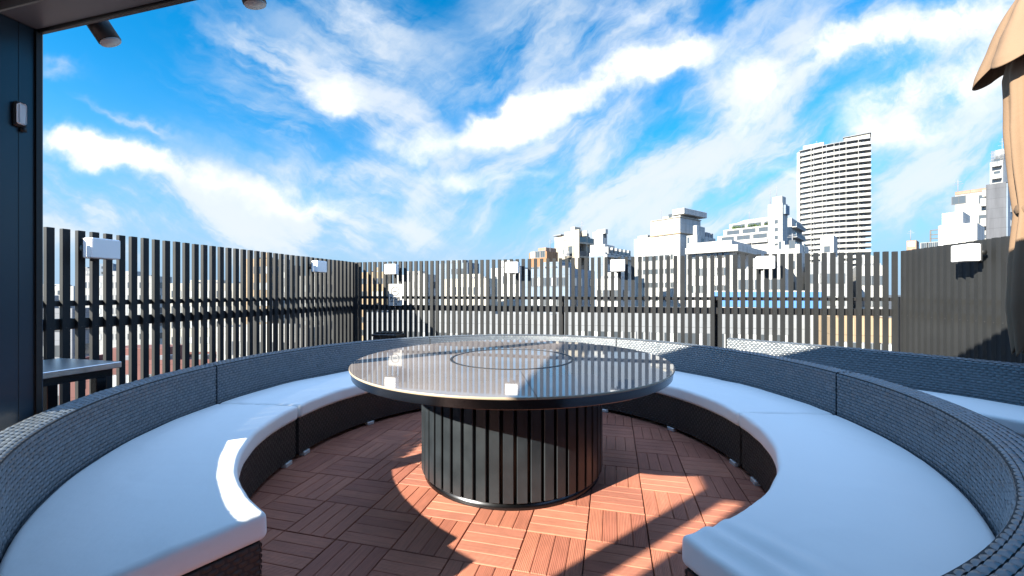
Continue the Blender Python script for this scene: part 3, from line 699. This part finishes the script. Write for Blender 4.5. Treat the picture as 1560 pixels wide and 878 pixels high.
# ------------------------------------------------------------------ closed parasol on the right
def build_parasol():
    root = empty('parasol', (3.10, 2.36, 0), 0, 'closed beige parasol hanging in folds at the right edge', 'parasol')
    def cloth(name, prof, folds, amp, hem, seed, nz_=60, phase=0.0, sharp=0.0):
        n = 180; zs = np.linspace(0, 1, nz_); rs = np.interp(zs, [p[0] for p in prof], [p[1] for p in prof]); zz = np.interp(zs, [p[0] for p in prof], [p[2] for p in prof])
        vs, fs = [], []
        for i in range(nz_):
            for j in range(n):
                th = 2*math.pi*j/n; t = zs[i]
                c = math.cos(folds*(th+phase)+1.1*noise.noise((math.cos(th)*1.5, math.sin(th)*1.5, seed+t*1.3)))
                c = c*(1-sharp)+sharp*math.copysign(abs(c)**0.5, c)
                r = rs[i]*(1+amp*c*min(1, 0.25+t*1.4))+0.008*noise.noise((math.cos(th)*3, math.sin(th)*3, t*6+seed))
                z = zz[i]-hem*t**3*(0.5+0.5*c)+0.012*noise.noise((math.cos(th)*2+seed, math.sin(th)*2, t*3))*t
                vs.append((r*math.cos(th), r*math.sin(th), z))
        for i in range(nz_-1):
            for j in range(n): fs.append((i*n+j, (i+1)*n+j, (i+1)*n+(j+1) % n, i*n+(j+1) % n))
        mb = MB(); mb.add(vs, fs, M['parasol'], True); o = mb.build(name, root)
        s = o.modifiers.new('thickness', 'SOLIDIFY'); s.thickness = 0.004; s.offset = 0
        return o
    cloth('vent_flap', [(0, 0.02, 3.16), (0.12, 0.05, 3.08), (0.5, 0.13, 2.90), (0.93, 0.225, 2.65), (1, 0.232, 2.615)], 5, 0.20, 0.09, 3.0, 80, phase=0.60, sharp=0.25)
    cloth('canopy', [(0, 0.04, 3.02), (0.25, 0.125, 2.52), (0.40, 0.118, 2.20), (0.58, 0.088, 1.80), (0.62, 0.082, 1.72), (0.74, 0.098, 1.45), (0.86, 0.105, 1.22), (1, 0.085, 0.98)], 8, 0.34, 0.14, 8.0, 130, phase=0.25, sharp=-0.5)
    m = MB(); m.lathe([(0.098, 1.69), (0.106, 1.715), (0.098, 1.74)], M['parasol'], 60, cap=False); m.build('tie_strap', root)
    m = MB(); m.tube((0, 0, 0.06), (0, 0, 3.19), 0.024, M['pergola_dark'], 20); m.lathe([(0.0, 3.26), (0.03, 3.235), (0.035, 3.19), (0, 3.18)], M['pergola_dark'], 20); m.build('pole', root)
    m = MB(); m.lathe([(0.27, 0.0), (0.27, 0.045), (0.255, 0.06), (0.045, 0.065), (0.04, 0.28), (0, 0.285)], M['fence_metal'], 48); m.build('base', root)
build_parasol()

# ================================================================== the city
win_cache = {}
def window_mesh(w, h, kind='plain'):
    k = (round(w, 2), round(h, 2), kind)
    if k in win_cache: return win_cache[k]
    m = MB()
    fr = W['pale_grey'] if kind != 'dark' else W['dark']
    t = min(0.12, w*0.06)
    m.box(-w/2, w/2, -0.02, 0.10, 0, t, fr); m.box(-w/2, w/2, -0.02, 0.10, h-t, h, fr); m.box(-w/2, -w/2+t, -0.02, 0.10, t, h-t, fr); m.box(w/2-t, w/2, -0.02, 0.10, t, h-t, fr)
    m.box(-t*0.35, t*0.35, -0.01, 0.05, t, h-t, fr)
    g = M['glass'] if kind != 'curtain' else M['curtain']
    m.box(-w/2+t, -t*0.35, -0.003, 0.04, t, h-t, g); m.box(t*0.35, w/2-t, -0.003, 0.04, t, h-t, g if kind != 'mixed' else M['curtain'])
    win_cache[k] = m.mesh('window'); return win_cache[k]
class Bld:
    """a block whose nearest vertical edge is seen at xc, front face reaching left to xl, side face right to xr"""
    def __init__(s, name, label, xl, xc, xr, ytop, Y, phi, wall='white', z0=GZ, cat='building', group=None, parapet=0.5):
        s.phi = R(phi); t = Vector((math.cos(s.phi), math.sin(s.phi))); n = Vector((-math.sin(s.phi), math.cos(s.phi)))
        c = Vector(((xc-780)/615*Y, Y)); ul, ur = (xl-780)/615, (xr-780)/615
        s.w = abs((c.x-ul*c.y)/(t.x-ul*t.y)) if xl < xc else 8.0
        den = n.x-ur*n.y
        s.d = abs((ur*c.y-c.x)/den) if xr > xc and abs(den) > 0.02 else 10.0
        s.d = min(s.d, 60)
        s.z1 = EYE+(445-ytop)/615*Y; s.z0 = z0; s.wall = W[wall]; s.Y = Y
        s.root = empty(name, (c.x, c.y, z0), s.phi, label, cat, group)
        mb = MB(); h = s.z1-z0; s.h = h
        mb.box(-s.w, 0, 0, s.d, 0, h-parapet, s.wall)
        if parapet:
            p = 0.25
            mb.box(-s.w, 0, 0, p, h-parapet, h, s.wall); mb.box(-s.w, 0, s.d-p, s.d, h-parapet, h, s.wall)
            mb.box(-s.w, -s.w+p, p, s.d-p, h-parapet, h, s.wall); mb.box(-p, 0, p, s.d-p, h-parapet, h, s.wall)
        mb.build('wall', s.root)
    def zz(s, y): return EYE+(445-y)/615*s.Y-s.z0           # local height of an image row at the corner distance
    def part(s, name, fn, parent=None):
        mb = MB(); fn(mb); return mb.build(name, parent or s.root)
    def box(s, name, x0, x1, y0, y1, z0, z1, m): return s.part(name, lambda mb: mb.bbox(x0, x1, y0, y1, z0, z1, m, 0.05))
    def windows(s, face, cols, zs, w, h, kind='plain', margin=0.08, skip=0.0, lim=90):
        L_ = s.w if face == 'front' else s.d; n = 0
        for z in zs:
            for k in range(cols):
                if n >= lim or random.random() < skip: continue
                f = margin+(1-2*margin)*(k+0.5)/cols
                kd = kind if random.random() > 0.5 else random.choice(('mixed', 'curtain', 'plain'))
                if face == 'front': inst('window', window_mesh(w, h, kd), s.root, (-s.w*f, -0.03, z))
                else: inst('window', window_mesh(w, h, kd), s.root, (0.03, s.d*f, z), math.pi/2)
                n += 1
    def floors(s, ytop, ybot, step):
        zt, zb = s.zz(ytop), s.zz(ybot); out = []
        z = zt
        while z > zb: out.append(z); z -= step
        return out
    def tank(s, x, y, r, h, name='water_tank', z=None):
        z = s.h if z is None else z
        def fn(m):
            m.lathe([(r, z+0.4), (r, z+0.4+h), (r*0.6, z+0.55+h), (0, z+0.6+h)], W['pale_grey'], 20, M=Matrix.Translation((x, y, 0)))
            for a in range(4): m.box(x+r*0.6*math.cos(a*1.57)-0.06, x+r*0.6*math.cos(a*1.57)+0.06, y+r*0.6*math.sin(a*1.57)-0.06, y+r*0.6*math.sin(a*1.57)+0.06, z-0.5, z+0.4, W['grey'])
        s.part(name, fn)
    def mast(s, x, y, h, z=None):
        z = s.h if z is None else z
        def fn(m):
            m.tube((x, y, z-0.5), (x, y, z+h), 0.06, W['grey'], 6)
            m.box(x-0.6, x+0.6, y-0.03, y+0.03, z+h*0.7, z+h*0.7+0.06, W['grey']); m.box(x-0.4, x+0.4, y-0.03, y+0.03, z+h*0.85, z+h*0.85+0.06, W['grey'])
        s.part('aerial', fn)

# --- skyline -------------------------------------------------------------
# orange brick block
b = Bld('apartment_block', 'small orange brick block left of the cream balcony building', 806, 833, 850, 383, 75, -48, 'orange')
b.box('penthouse', -b.w*0.7, -b.w*0.25, 1, 4, b.h-0.5, b.h+0.9, W['brown']); b.windows('front', 3, b.floors(392, 440, 3.0), 1.2, 1.3); b.mast(-1, 2, 2.5)
# cream building with dark balconies
b = Bld('apartment_building', 'cream apartment building with dark open balconies on its right side', 845, 874, 899, 358, 80, -50, 'cream')
fl = b.floors(369, 470, 2.75)
for z in fl:
    for k in range(2):
        f0 = b.d*(0.05+0.46*k); f1 = f0+b.d*0.42
        def bal(m, z=z, f0=f0, f1=f1):
            m.box(0.001, 1.3, f0-0.15, f1+0.15, z-0.35, z-0.05, b.wall); m.box(1.2, 1.3, f0, f1, z-0.05, z+0.9, M['glass'])
            m.box(0.001, 1.3, f0-0.15, f0, z-0.05, z+2.4, b.wall)
        b.part('balcony', bal); inst('window', window_mesh(b.d*0.36, 2.1, 'dark'), b.root, (0.03, (f0+f1)/2, z), math.pi/2)
b.windows('front', 1, [z+0.6 for z in fl[:6]], 0.6, 0.9, 'dark', 0.3)
for z in fl[1:7]:
    b.part('balcony', lambda m, z=z: (m.box(-b.w*0.30, -0.4, -0.9, -0.001, z-0.3, z+0.0, b.wall), m.box(-b.w*0.30, -0.4, -0.9, -0.82, z, z+0.9, W['grey'])))
    inst('window', window_mesh(b.w*0.2, 2.0, 'dark'), b.root, (-b.w*0.17, -0.03, z))
b.box('penthouse', -b.w*0.75, -b.w*0.10, 1.5, b.d*0.7, b.h-0.4, b.h+1.1, b.wall); b.box('penthouse', -b.w*0.22, -0.1, 0.4, b.d*0.45, b.h-0.4, b.h+1.7, b.wall)
b.part('canopy', lambda m: m.box(-b.w-1.0, -b.w*0.75, 0.5, 3.5, b.h+0.4, b.h+0.62, W['grey'])); b.mast(-b.w*0.1, 3, 3.2)
# slim white stair tower and the dormer building
b = Bld('stair_tower', 'slim plain white stair tower between the cream building and the big white one', 903, 918, 925, 352, 95, -52, 'white')
b.box('penthouse', -b.w*0.6, 0.8, -0.01, b.d*0.6, b.h-0.7, b.h+0.4, W['white']); b.windows('side', 1, b.floors(362, 400, 3), 0.7, 1.0, 'dark')
b = Bld('apartment_building', 'low white building with a row of dormers, blue grey on its left side', 898, 922, 962, 384, 70, -40, 'white')
b.part('left_wall', lambda m: m.box(-b.w-0.02, -0.4, -0.06, -0.001, 0, b.h-0.6, W['blue_grey']))
def dorm(m, y):
    m.box(-1.2, 0.25, y, y+b.d*0.075, b.h-0.3, b.h+0.95, W['white'])
for k in range(6):
    y = b.d*(0.06+0.155*k); o = b.part('dormer', lambda m: dorm(m, y)); inst('window', window_mesh(b.d*0.05, 0.75, 'dark'), b.root, (0.28, y+b.d*0.0375, b.h-0.05), math.pi/2)
b.part('cornice', lambda m: m.box(0.001, 0.5, -0.3, b.d, b.h-0.9, b.h-0.5, W['white']))
b.windows('side', 6, b.floors(402, 470, 2.8), 1.1, 1.5, 'dark'); b.box('penthouse', -3.5, -0.6, 1.0, b.d*0.45, b.h-0.5, b.h+1.5, W['white'])
# big white building, upper block set back
b = Bld('office_building', 'big windowless white building with a set back upper block and two grey signs', 966, 1036, 1068, 356, 85, -54, 'white')
up0, up1 = b.zz(354), b.zz(331)
b.box('upper_block', -b.w*0.62, -0.001, -0.002, b.d*0.98, b.h-0.6, up1, W['white'])
b.part('ledge', lambda m: m.box(-b.w*0.62, 0.25, -0.25, b.d*0.98, b.h+0.02, b.h+0.22, W['tan'])); b.part('ledge', lambda m: m.box(-b.w*0.60, 0.2, -0.2, b.d*0.98, up1+0.001, up1+0.15, W['cream']))
b.box('penthouse', -b.w*0.20, -0.4, 0.8, b.d*0.9, up1+0.15, b.zz(326.5), W['white']); b.box('penthouse', -b.w*0.18, 0.7, 0.4, b.d*1.15, b.zz(326), b.zz(317), W['white'])
b.box('penthouse', -b.w*0.42, -b.w*0.21, 1.0, b.d*0.6, up1+0.15, b.zz(325), W['warm']); inst('window', window_mesh(0.8, 0.9, 'dark'), b.root, (-b.w*0.25, 0.95, b.zz(329)))
for k, ch in enumerate('GШ'):
    me = text_mesh(ch, 1.5, M['ink_grey']); o = inst('lettering', me, b.root, (-b.w*0.56+k*2.2, -0.03, b.zz(346))); o.rotation_euler = (R(90), 0, 0)
b.windows('side', 1, [b.zz(y) for y in (372, 384, 396, 408, 420)], 2.2, 1.4, 'mixed'); b.box('plant_room', -b.w*0.98, -b.w*0.75, 1, 5, b.h-0.5, b.h+0.8, W['white'])
b.windows('front', 7, b.floors(395, 470, 3.0), 1.2, 1.2); b.mast(-b.w*0.5, 2, 3, up1); b.tank(-b.w*0.8, 6, 1.0, 1.4)
b = Bld('annex_building', 'white annex with rooftop machinery just right of the big windowless building', 1046, 1062, 1090, 358, 76, -48, 'white')
b.box('plant_room', -b.w*0.5, -0.3, 0.5, b.d*0.5, b.h-0.5, b.h+1.9, W['white']); b.windows('side', 2, b.floors(372, 460, 3), 0.9, 1.2, 'dark'); b.windows('front', 2, b.floors(370, 460, 3), 0.9, 1.2)
for k in range(3): b.box('air_unit', -1.2, -0.2, b.d*(0.55+0.14*k), b.d*(0.65+0.14*k), b.h-0.4, b.h+1.0, W['grey'])
# terraced white apartment building with planters
b = Bld('terraced_building', 'white terraced apartment building with green planters on its balconies', 1093, 1178, 1196, 352, 110, -50, 'white')
zt = [b.zz(352), b.zz(341), b.zz(331)]
for k in range(1, 3):
    b.box('upper_storey', -b.w*(1-0.07*k), -0.05, 1.6*k, b.d, zt[k-1]-0.3, zt[k], W['white'])
b.part('roof', lambda m: m.add([(-b.w*0.82, 4.6, zt[2]), (-0.2, 4.6, zt[2]), (-0.2, b.d, zt[2]+1.8), (-b.w*0.74, b.d, zt[2]+1.8), (-b.w*0.74, b.d, zt[2]), (-0.2, b.d, zt[2])], [(0, 1, 2, 3), (1, 5, 2), (0, 3, 4), (2, 5, 4, 3), (0, 4, 5, 1)], W['white']))
for k in range(3):
    for q in range(3):
        x0 = -b.w*(0.92-0.06*k)+q*b.w*0.29; x1 = x0+b.w*0.24; zb = zt[k]-2.0; y = 1.6*k
        b.part('balcony', lambda m: (m.box(x0-0.3, x1+0.3, y-0.9, y-0.65, zb-0.9, zb+0.25, W['white']), m.box(x0-0.3, x1+0.3, y-0.65, y-0.001, zb-0.9, zb-0.6, W['white'])))
        inst('window', window_mesh(x1-x0, 1.5, 'dark'), b.root, ((x0+x1)/2, y-0.03, zb+0.1))
        if k == 2:
            def plant(m):
                for _ in range(90):
                    c = Vector((random.uniform(x0, x1), y-0.78+random.uniform(-0.25, 0.2), zb+0.25+random.random()*0.8)); q_ = Matrix.Rotation(random.random()*6, 3, 'Z') @ Matrix.Rotation(random.random()*3, 3, 'X'); s_ = 0.28
                    m.add([c+q_ @ Vector(v)*s_ for v in ((-1, 0, 0), (0, -.5, 0), (1, 0, 0), (0, .5, 0))], [(0, 1, 2, 3)], M['leaf'])
            b.part('planter', plant)
for k in range(3, 8): b.windows('front', 6, [zt[0]-3.0*k+1.0], 2.4, 1.4, 'dark')
b.mast(-b.w*0.55, 6, 2.6, zt[2]+1)
b = Bld('stair_tower', 'white lift tower rising right of the terraced building with green planters', 1170, 1192, 1200, 309, 104, -52, 'white')
b.box('penthouse', -b.w*0.72, -b.w*0.05, 0.3, b.d*0.8, b.h-0.5, b.zz(298), W['white']); b.box('louvre', -0.01, 0.5, b.d*0.2, b.d*0.95, b.zz(326), b.zz(312), W['blue_grey'])
for y in (340, 352, 364, 376, 388): inst('window', window_mesh(0.8, 1.0, 'dark'), b.root, (-b.w*0.42, -0.03, b.zz(y)))
b.mast(-b.w*0.95, 1, 4.5, b.h); b.mast(-b.w*0.5, 1, 3, b.zz(298))
b = Bld('apartment_building', 'narrow white balcony building tucked between the lift tower and the tall tower', 1196, 1206, 1222, 332, 120, -45, 'white')
for z in b.floors(345, 440, 3.0):
    b.part('balcony', lambda m, z=z: (m.box(0.001, 1.2, 0.2, b.d*0.9, z-0.3, z-0.05, b.wall), m.box(1.1, 1.2, 0.2, b.d*0.9, z-0.05, z+0.95, W['pale_grey'])))
    inst('window', window_mesh(min(b.d*0.6, 6), 1.9, 'dark'), b.root, (0.03, b.d*0.5, z), math.pi/2)
# white cornice building in front
b = Bld('office_building', 'low white building with a deep projecting cornice under the terraced apartments', 1048, 1116, 1158, 372, 58, -46, 'white')
b.part('cornice', lambda m: (m.box(-b.w, 1.0, -1.0, -0.001, b.h-1.1, b.h-0.2, W['white']), m.box(0.001, 1.0, -0.001, b.d, b.h-1.1, b.h-0.2, W['white'])))
b.box('penthouse', -b.w*0.95, -0.5, 1.2, b.d*0.8, b.h-0.5, b.zz(364), W['white']); b.windows('front', 7, b.floors(392, 470, 2.6), 1.0, 1.2, skip=0.15); b.windows('side', 4, b.floors(392, 470, 2.6), 1.0, 1.2, skip=0.15)
b = Bld('apartment_building', 'plain white block with one small window, in front of the foot of the tall tower', 1180, 1218, 1232, 372, 54, -46, 'white')
b.windows('front', 2, b.floors(378, 470, 2.8), 0.7, 1.1, 'dark', skip=0.3); b.windows('side', 1, b.floors(382, 470, 2.8), 0.9, 1.2); b.mast(-1, 1, 1.6)
b = Bld('stair_tower', 'white box stairwell standing in front of the tall tower', 1250, 1270, 1276, 358, 66, -44, 'white')
b.windows('front', 1, b.floors(384, 450, 3), 0.8, 1.0, 'dark')

# --- tall balcony tower
def build_tower():
    Y, phi = 200.0, -41
    b = Bld('tall_tower', 'tall cream residential tower with balcony slabs on every floor', 1216, 1318, 1329, 213, Y, phi, 'warm', parapet=0)
    w, d = b.w, b.d; step = 2.78; ztop = b.h-0.2
    def front(x0, x1, off, n=10):        # gently bowed front edge
        return [(x0+(x1-x0)*i/n, -off-2.2*math.sin(math.pi*i/n)) for i in range(n+1)]
    def slab(m, off, z0, z1, x0, x1, mt, inner=0.0):
        f = front(x0, x1, off); k = len(f); o = [(x, inner) for x, y in f]
        vs = [(x, y, z0) for x, y in f]+[(x, y, z0) for x, y in o]+[(x, y, z1) for x, y in f]+[(x, y, z1) for x, y in o]
        fs = []
        for i in range(k-1):
            fs += [(i, k+i, k+i+1, i+1), (2*k+i, 2*k+i+1, 3*k+i+1, 3*k+i), (i, i+1, 2*k+i+1, 2*k+i), (k+i, 3*k+i, 3*k+i+1, k+i+1)]
        fs += [(0, 2*k, 3*k, k), (k-1, 2*k-1, 4*k-1, 3*k-1)]
        m.add(vs, fs, mt)
    def thin(m, off, z0, z1, x0, x1, mt):
        a, c = front(x0, x1, off), front(x0, x1, off-0.14); k = len(a)
        vs = [(x, y, z0) for x, y in a]+[(x, y, z0) for x, y in c]+[(x, y, z1) for x, y in a]+[(x, y, z1) for x, y in c]; fs = []
        for i in range(k-1): fs += [(i, i+1, 2*k+i+1, 2*k+i), (k+i, 3*k+i, 3*k+i+1, k+i+1), (2*k+i, 2*k+i+1, 3*k+i+1, 3*k+i)]
        fs += [(0, 2*k, 3*k, k), (k-1, 2*k-1, 4*k-1, 3*k-1)]
        m.add(vs, fs, mt)
    bm_ = MB(); slab(bm_, 1.9, -0.22, 0.0, -w+1.2, 2.2, W['white'], 0.2); thin(bm_, 1.9, 0.0, 1.08, -w+1.2, 2.2, W['white'])
    for k in range(1, 6):
        x = -w+1.2+(w+1)*k/6; bm_.box(x-0.08, x+0.08, -3.6, 0.05, 0.0, 2.5, W['white'])
    # return of the balcony on the right side
    bm_.box(0.001, 2.2, 0.2, d*0.8, -0.22, 0.0, W['white']); bm_.box(2.06, 2.2, 0.2, d*0.8, 0.0, 1.08, W['white'])
    bal = bm_.mesh('balcony')
    gl = MB(); x = -w+1.6
    while x < -0.8:
        ww = random.uniform(1.2, 2.6); gl.box(x, min(x+ww, -0.6), -1.0, -0.2, 0.05, 2.15, random.choice([M['glass'], M['glass'], M['curtain'], W['tan'], W['warm']])); x += ww+random.uniform(0.3, 1.3)
    gm = gl.mesh('window_band')
    sw = MB(); sw.box(0.02, 0.08, 1, d*0.7, 0.2, 2.1, M['glass']); sm = sw.mesh('window_band')
    n = int((ztop+2)/step); 
    for k in range(n):
        z = ztop-2.6-k*step
        if z < 1: break
        inst('balcony', bal, b.root, (0, 0, z)); inst('window_band', gm, b.root, (0, 0, z), 0, (1, 1, 1)); inst('window_band', sm, b.root, (0, 0, z))
    b.part('front_wall', lambda m: slab(m, 0.0, 0, ztop, -w+0.05, -0.05, W['pale_grey'], 0.1))
    b.part('end_wall', lambda m: m.box(-w-0.3, -w+1.0, -2.4, d*0.7, 0, b.h-1.0, W['white']))
    b.part('roof_slab', lambda m: slab(m, 1.6, ztop, ztop+0.4, -w+0.6, 2.0, W['grey'], d))
    b.box('penthouse', -w*0.93, -w*0.60, 2, d*0.8, ztop+0.4, ztop+3.6, W['white']); b.box('upper_storey', -w*0.30, 1.8, -1.2, d*0.8, ztop+0.4, ztop+2.6, W['warm'])
    b.part('roof_slab', lambda m: m.box(-w*0.31, 2.2, -2.0, d*0.8, ztop+2.601, ztop+2.95, W['grey'])); b.mast(-w*0.72, 5, 2.2, ztop+3.6)
    for f in (0.36, 0.55, 0.74):
        b.part('drain_pipe', lambda m: m.tube((-w*f, -4.25-0.0, 2), (-w*f, -4.25, ztop), 0.10, W['grey'], 6))
build_tower()

# --- right hand group
b = Bld('brick_chimney_block', 'small brown block peeping over the right fence, left of the stepped white buildings', 1381, 1396, 1400, 366, 90, -50, 'brown')
b.windows('front', 1, [b.zz(376)], 1.2, 1.2, 'mixed'); b.mast(-1, 1, 2.5)
b = Bld('apartment_building', 'low white block with a rooftop billboard frame over the right fence', 1402, 1434, 1444, 368, 70, -52, 'white')
def frame(m):
    z = b.h
    for x in (-b.w*0.55, -b.w*0.05): m.box(x-0.1, x+0.1, 1, 1.2, z-0.4, z+2.2, M['fence_metal'])
    for q in (0.6, 1.3, 2.1): m.box(-b.w*0.55, -b.w*0.05, 1, 1.2, z+q, z+q+0.15, M['fence_metal'])
b.part('billboard_frame', frame); b.windows('front', 3, b.floors(378, 440, 3), 1.0, 1.1)
b = Bld('stepped_building', 'white stepped block in front of the zigzag stair building on the right', 1435, 1467, 1478, 322, 48, -55, 'white')
b.box('lower_wing', -b.w*1.12, 1.2, -0.8, b.d, 0, b.zz(342), W['white']); b.part('ledge', lambda m: m.box(-b.w-0.15, 0.15, -0.15, b.d, b.zz(341)+0.02, b.zz(340), W['grey']))
b.windows('side', 2, b.floors(352, 400, 2.4), 0.8, 1.0, 'dark')
b = Bld('stair_building', 'white building with a zigzag outdoor staircase on the right', 1455, 1504, 1512, 291, 62, -56, 'white')
for k, z in enumerate(b.floors(300, 400, 3.1)):
    inst('window', window_mesh(1.6, 1.3, 'dark'), b.root, (-b.w*0.88, -0.03, z-0.6)); inst('window', window_mesh(1.2, 1.3, 'dark'), b.root, (-b.w*0.08, -0.03, z-0.9))
    def stair(m, z=z):
        ang = Matrix.Translation((-b.w*0.42, -0.8, z-2.6)) @ Matrix.Rotation(R(-33), 4, 'Y')
        m.box(-b.w*0.36, b.w*0.36, -0.05, 0.05, -0.1, 0.9, W['white'], ang); m.box(-b.w*0.36, b.w*0.36, -0.10, 0.10, 0.9, 1.05, W['dark'], ang); m.box(-b.w*0.36, b.w*0.36, 0.05, 0.75, -0.3, -0.1, W['grey'], ang)
    if k % 2 == 1: b.part('staircase', stair)
    b.part('landing', lambda m, z=z: (m.box(-b.w*0.16, 0.2, -1.2, -0.001, z-1.5, z-1.2, W['white']), m.box(-b.w*0.16, 0.2, -1.2, -1.1, z-1.2, z-0.3, W['white'])))
b.part('railing', lambda m: m.box(-b.w, 0, -0.1, 0.0, b.h, b.h+0.5, W['brown'])); b.mast(-b.w*0.95, 1, 2.6)
b = Bld('grey_building', 'flat grey windowless slab building with a dark blue side on the right', 1502, 1533, 1553, 277, 56, -61, 'slab_grey')
b.part('side_cladding', lambda m: m.box(0.001, 0.12, 0.05, b.d, 0, b.h-0.2, W['blue_grey']))
for y in (300, 322, 344, 366): 
    for k in range(3): inst('window', window_mesh(0.5, 0.9, 'curtain'), b.root, (0.15, b.d*(0.25+0.25*k), b.zz(y)), math.pi/2)
b.box('penthouse', -b.w*1.25, -b.w*0.55, 0.4, b.d*0.6, b.h-1.6, b.zz(284), W['white'])
b = Bld('broadcast_tower_building', 'tall white building with railings and masts on top, partly behind the parasol', 1508, 1528, 1600, 244, 85, -60, 'white')
for z in b.floors(252, 285, 2.6):
    b.part('balcony', lambda m, z=z: (m.box(-b.w*0.75, -0.1, -1.3, -0.001, z-0.2, z, W['white']), m.box(-b.w*0.75, -0.1, -1.3, -1.2, z, z+0.8, W['pale_grey']))); inst('window', window_mesh(b.w*0.5, 1.6, 'dark'), b.root, (-b.w*0.45, -0.03, z))
def fencing(m):
    for k in range(10): m.tube((-b.w*k/10, 0.5, b.h-0.5), (-b.w*k/10, 0.5, b.h+2.4), 0.07, W['pale_grey'], 5)
    for q in (0.5, 1.2, 1.9): m.box(-b.w, 0, 0.46, 0.54, b.h+q, b.h+q+0.1, W['pale_grey'])
b.part('roof_screen', fencing); b.mast(-b.w*0.2, 1.5, 5.0); b.box('penthouse', -b.w*0.8, -0.15, 2, b.d*0.5, b.h-0.5, b.h+2.8, W['white'])

# --- streets seen between the slats -------------------------------------
low = [
 # name, label, xl, xc, xr, ytop, Y, phi, wall, front cols, side cols, step
 ('apartment_building', 'white apartment block with dark window bands behind the left fence, below its first lamp', 118, 238, 262, 421, 95, 8, 'white', 11, 2, 3.0),
 ('tower_block', 'distant pale tower block seen left of the first lamp on the left fence', 116, 140, 150, 409, 230, 5, 'pale_grey', 5, 2, 3.2),
 ('tower_block', 'distant blue grey tower block seen behind the first lamp on the left fence', 152, 172, 180, 402, 240, 5, 'blue_grey', 4, 2, 3.2),
 ('apartment_building', 'long low white building behind the middle of the left fence', 250, 372, 390, 432, 80, 6, 'warm', 12, 2, 3.0),
 ('apartment_building', 'tall tan apartment building showing through the left fence, right of its middle', 374, 412, 430, 394, 72, -10, 'tan', 4, 2, 2.9),
 ('office_building', 'pale building with greenish windows showing through the left fence near its lamp by the corner', 402, 440, 462, 404, 88, -15, 'pale_grey', 4, 3, 3.1),
 ('apartment_building', 'white building showing through the left fence right beside the corner', 455, 512, 536, 420, 64, -12, 'white', 5, 3, 2.9),
 ('apartment_building', 'brown brick apartment block showing through the back fence just right of the corner', 546, 588, 598, 414, 85, -28, 'tan', 6, 2, 2.8),
 ('apartment_building', 'white block behind the fence between the white sign and the first back post', 604, 648, 666, 418, 78, -30, 'white', 5, 3, 2.9),
 ('office_building', 'blue grey office block with green windows left of the middle back lamp', 668, 712, 730, 400, 105, -30, 'blue_grey', 5, 3, 3.2),
 ('apartment_building', 'cream block showing left of the middle back lamp, below the blue grey office', 676, 742, 758, 424, 60, -30, 'warm', 7, 2, 2.7),
 ('apartment_building', 'tall plain white wall building straight behind the middle back lamp', 748, 792, 806, 407, 68, -38, 'white', 3, 2, 3.0),
 ('office_building', 'grey blue office building with small dark windows below the orange brick block', 800, 868, 906, 408, 46, -30, 'blue_grey', 8, 4, 2.3),
 ('apartment_building', 'white block with brown shutters below the low dormer building', 908, 946, 968, 424, 42, -36, 'white', 5, 3, 2.6),
 ('apartment_building', 'white block with balcony rails below the white cornice building', 1120, 1196, 1222, 408, 44, -38, 'white', 8, 3, 2.6),
 ('apartment_building', 'grey block with small windows below the tall balcony tower', 1228, 1292, 1312, 400, 48, -38, 'pale_grey', 6, 3, 2.7),
 ('apartment_building', 'white block with blue panels left of the right hand fence corner', 1304, 1348, 1380, 404, 52, -38, 'white', 5, 3, 2.8),
 ('warehouse', 'long white tiled building close behind the back fence, right of its middle', 848, 1236, 1262, 476, 24, -12, 'pale_grey', 16, 2, 2.8),
 ('warehouse', 'long grey white building close behind the back fence, left of its middle', 556, 842, 852, 480, 27, -14, 'pale_grey', 15, 1, 2.8),
 ('low_house', 'tan wooden house close behind the right end of the back fence', 1266, 1372, 1420, 486, 20, -24, 'tan', 4, 2, 2.6),
 ('parking_deck', 'low red roofed building below the left fence', 90, 330, 380, 548, 36, 4, 'red_roof', 8, 2, 2.6),
 ('low_house', 'low white house behind the far part of the left fence', 330, 470, 500, 500, 34, -8, 'white', 7, 2, 2.6),
 ('low_house', 'low grey house behind the near part of the left fence', -60, 110, 140, 470, 42, 6, 'grey', 6, 2, 2.6),
 ('apartment_building', 'white apartment row far behind the near part of the left fence', 20, 112, 124, 436, 130, 6, 'white', 8, 1, 3.0),
]
for nm, lab, xl, xc, xr, yt, Y, phi, wl, fc, sc, step in low:
    b = Bld(nm, lab, xl, xc, xr, yt, Y, phi, wl)
    ht = b.h; zs = []
    z = ht-step+0.2
    while z > 0.8 and len(zs) < max(2, 70//(fc+sc)): zs.append(z); z -= step
    cw = b.w*0.84/fc
    b.windows('front', fc, zs, max(0.7, min(2.4, cw*0.55)), step*0.45, random.choice(('plain', 'dark', 'mixed')), lim=70)
    b.windows('side', sc, zs, max(0.7, min(2.0, b.d*0.84/sc*0.5)), step*0.45, 'dark', lim=25)
    b.box('penthouse', -b.w*random.uniform(0.55, 0.8), -b.w*random.uniform(0.2, 0.4), 1.0, min(b.d*0.7, 5), ht-0.5, ht+random.uniform(0.6, 1.4)*(0.3 if Y < 35 else 1), b.wall)
    if Y > 35:
        for k in range(3): b.box('air_unit', -b.w*(0.1+0.25*k)-0.9, -b.w*(0.1+0.25*k), 0.8, 1.5, ht-0.45, ht+0.3, W['grey'])
# blue sheeting on a building site fence
b = Bld('site_hoarding', 'bright blue hoarding band behind the back fence, below the last back lamp', 1086, 1252, 1256, 443, 34, -34, 'white', parapet=0)
b.part('blue_sheet', lambda m: m.box(-b.w, 0.02, -0.06, -0.004, b.zz(470), b.h-0.1, M['awning_blue']))
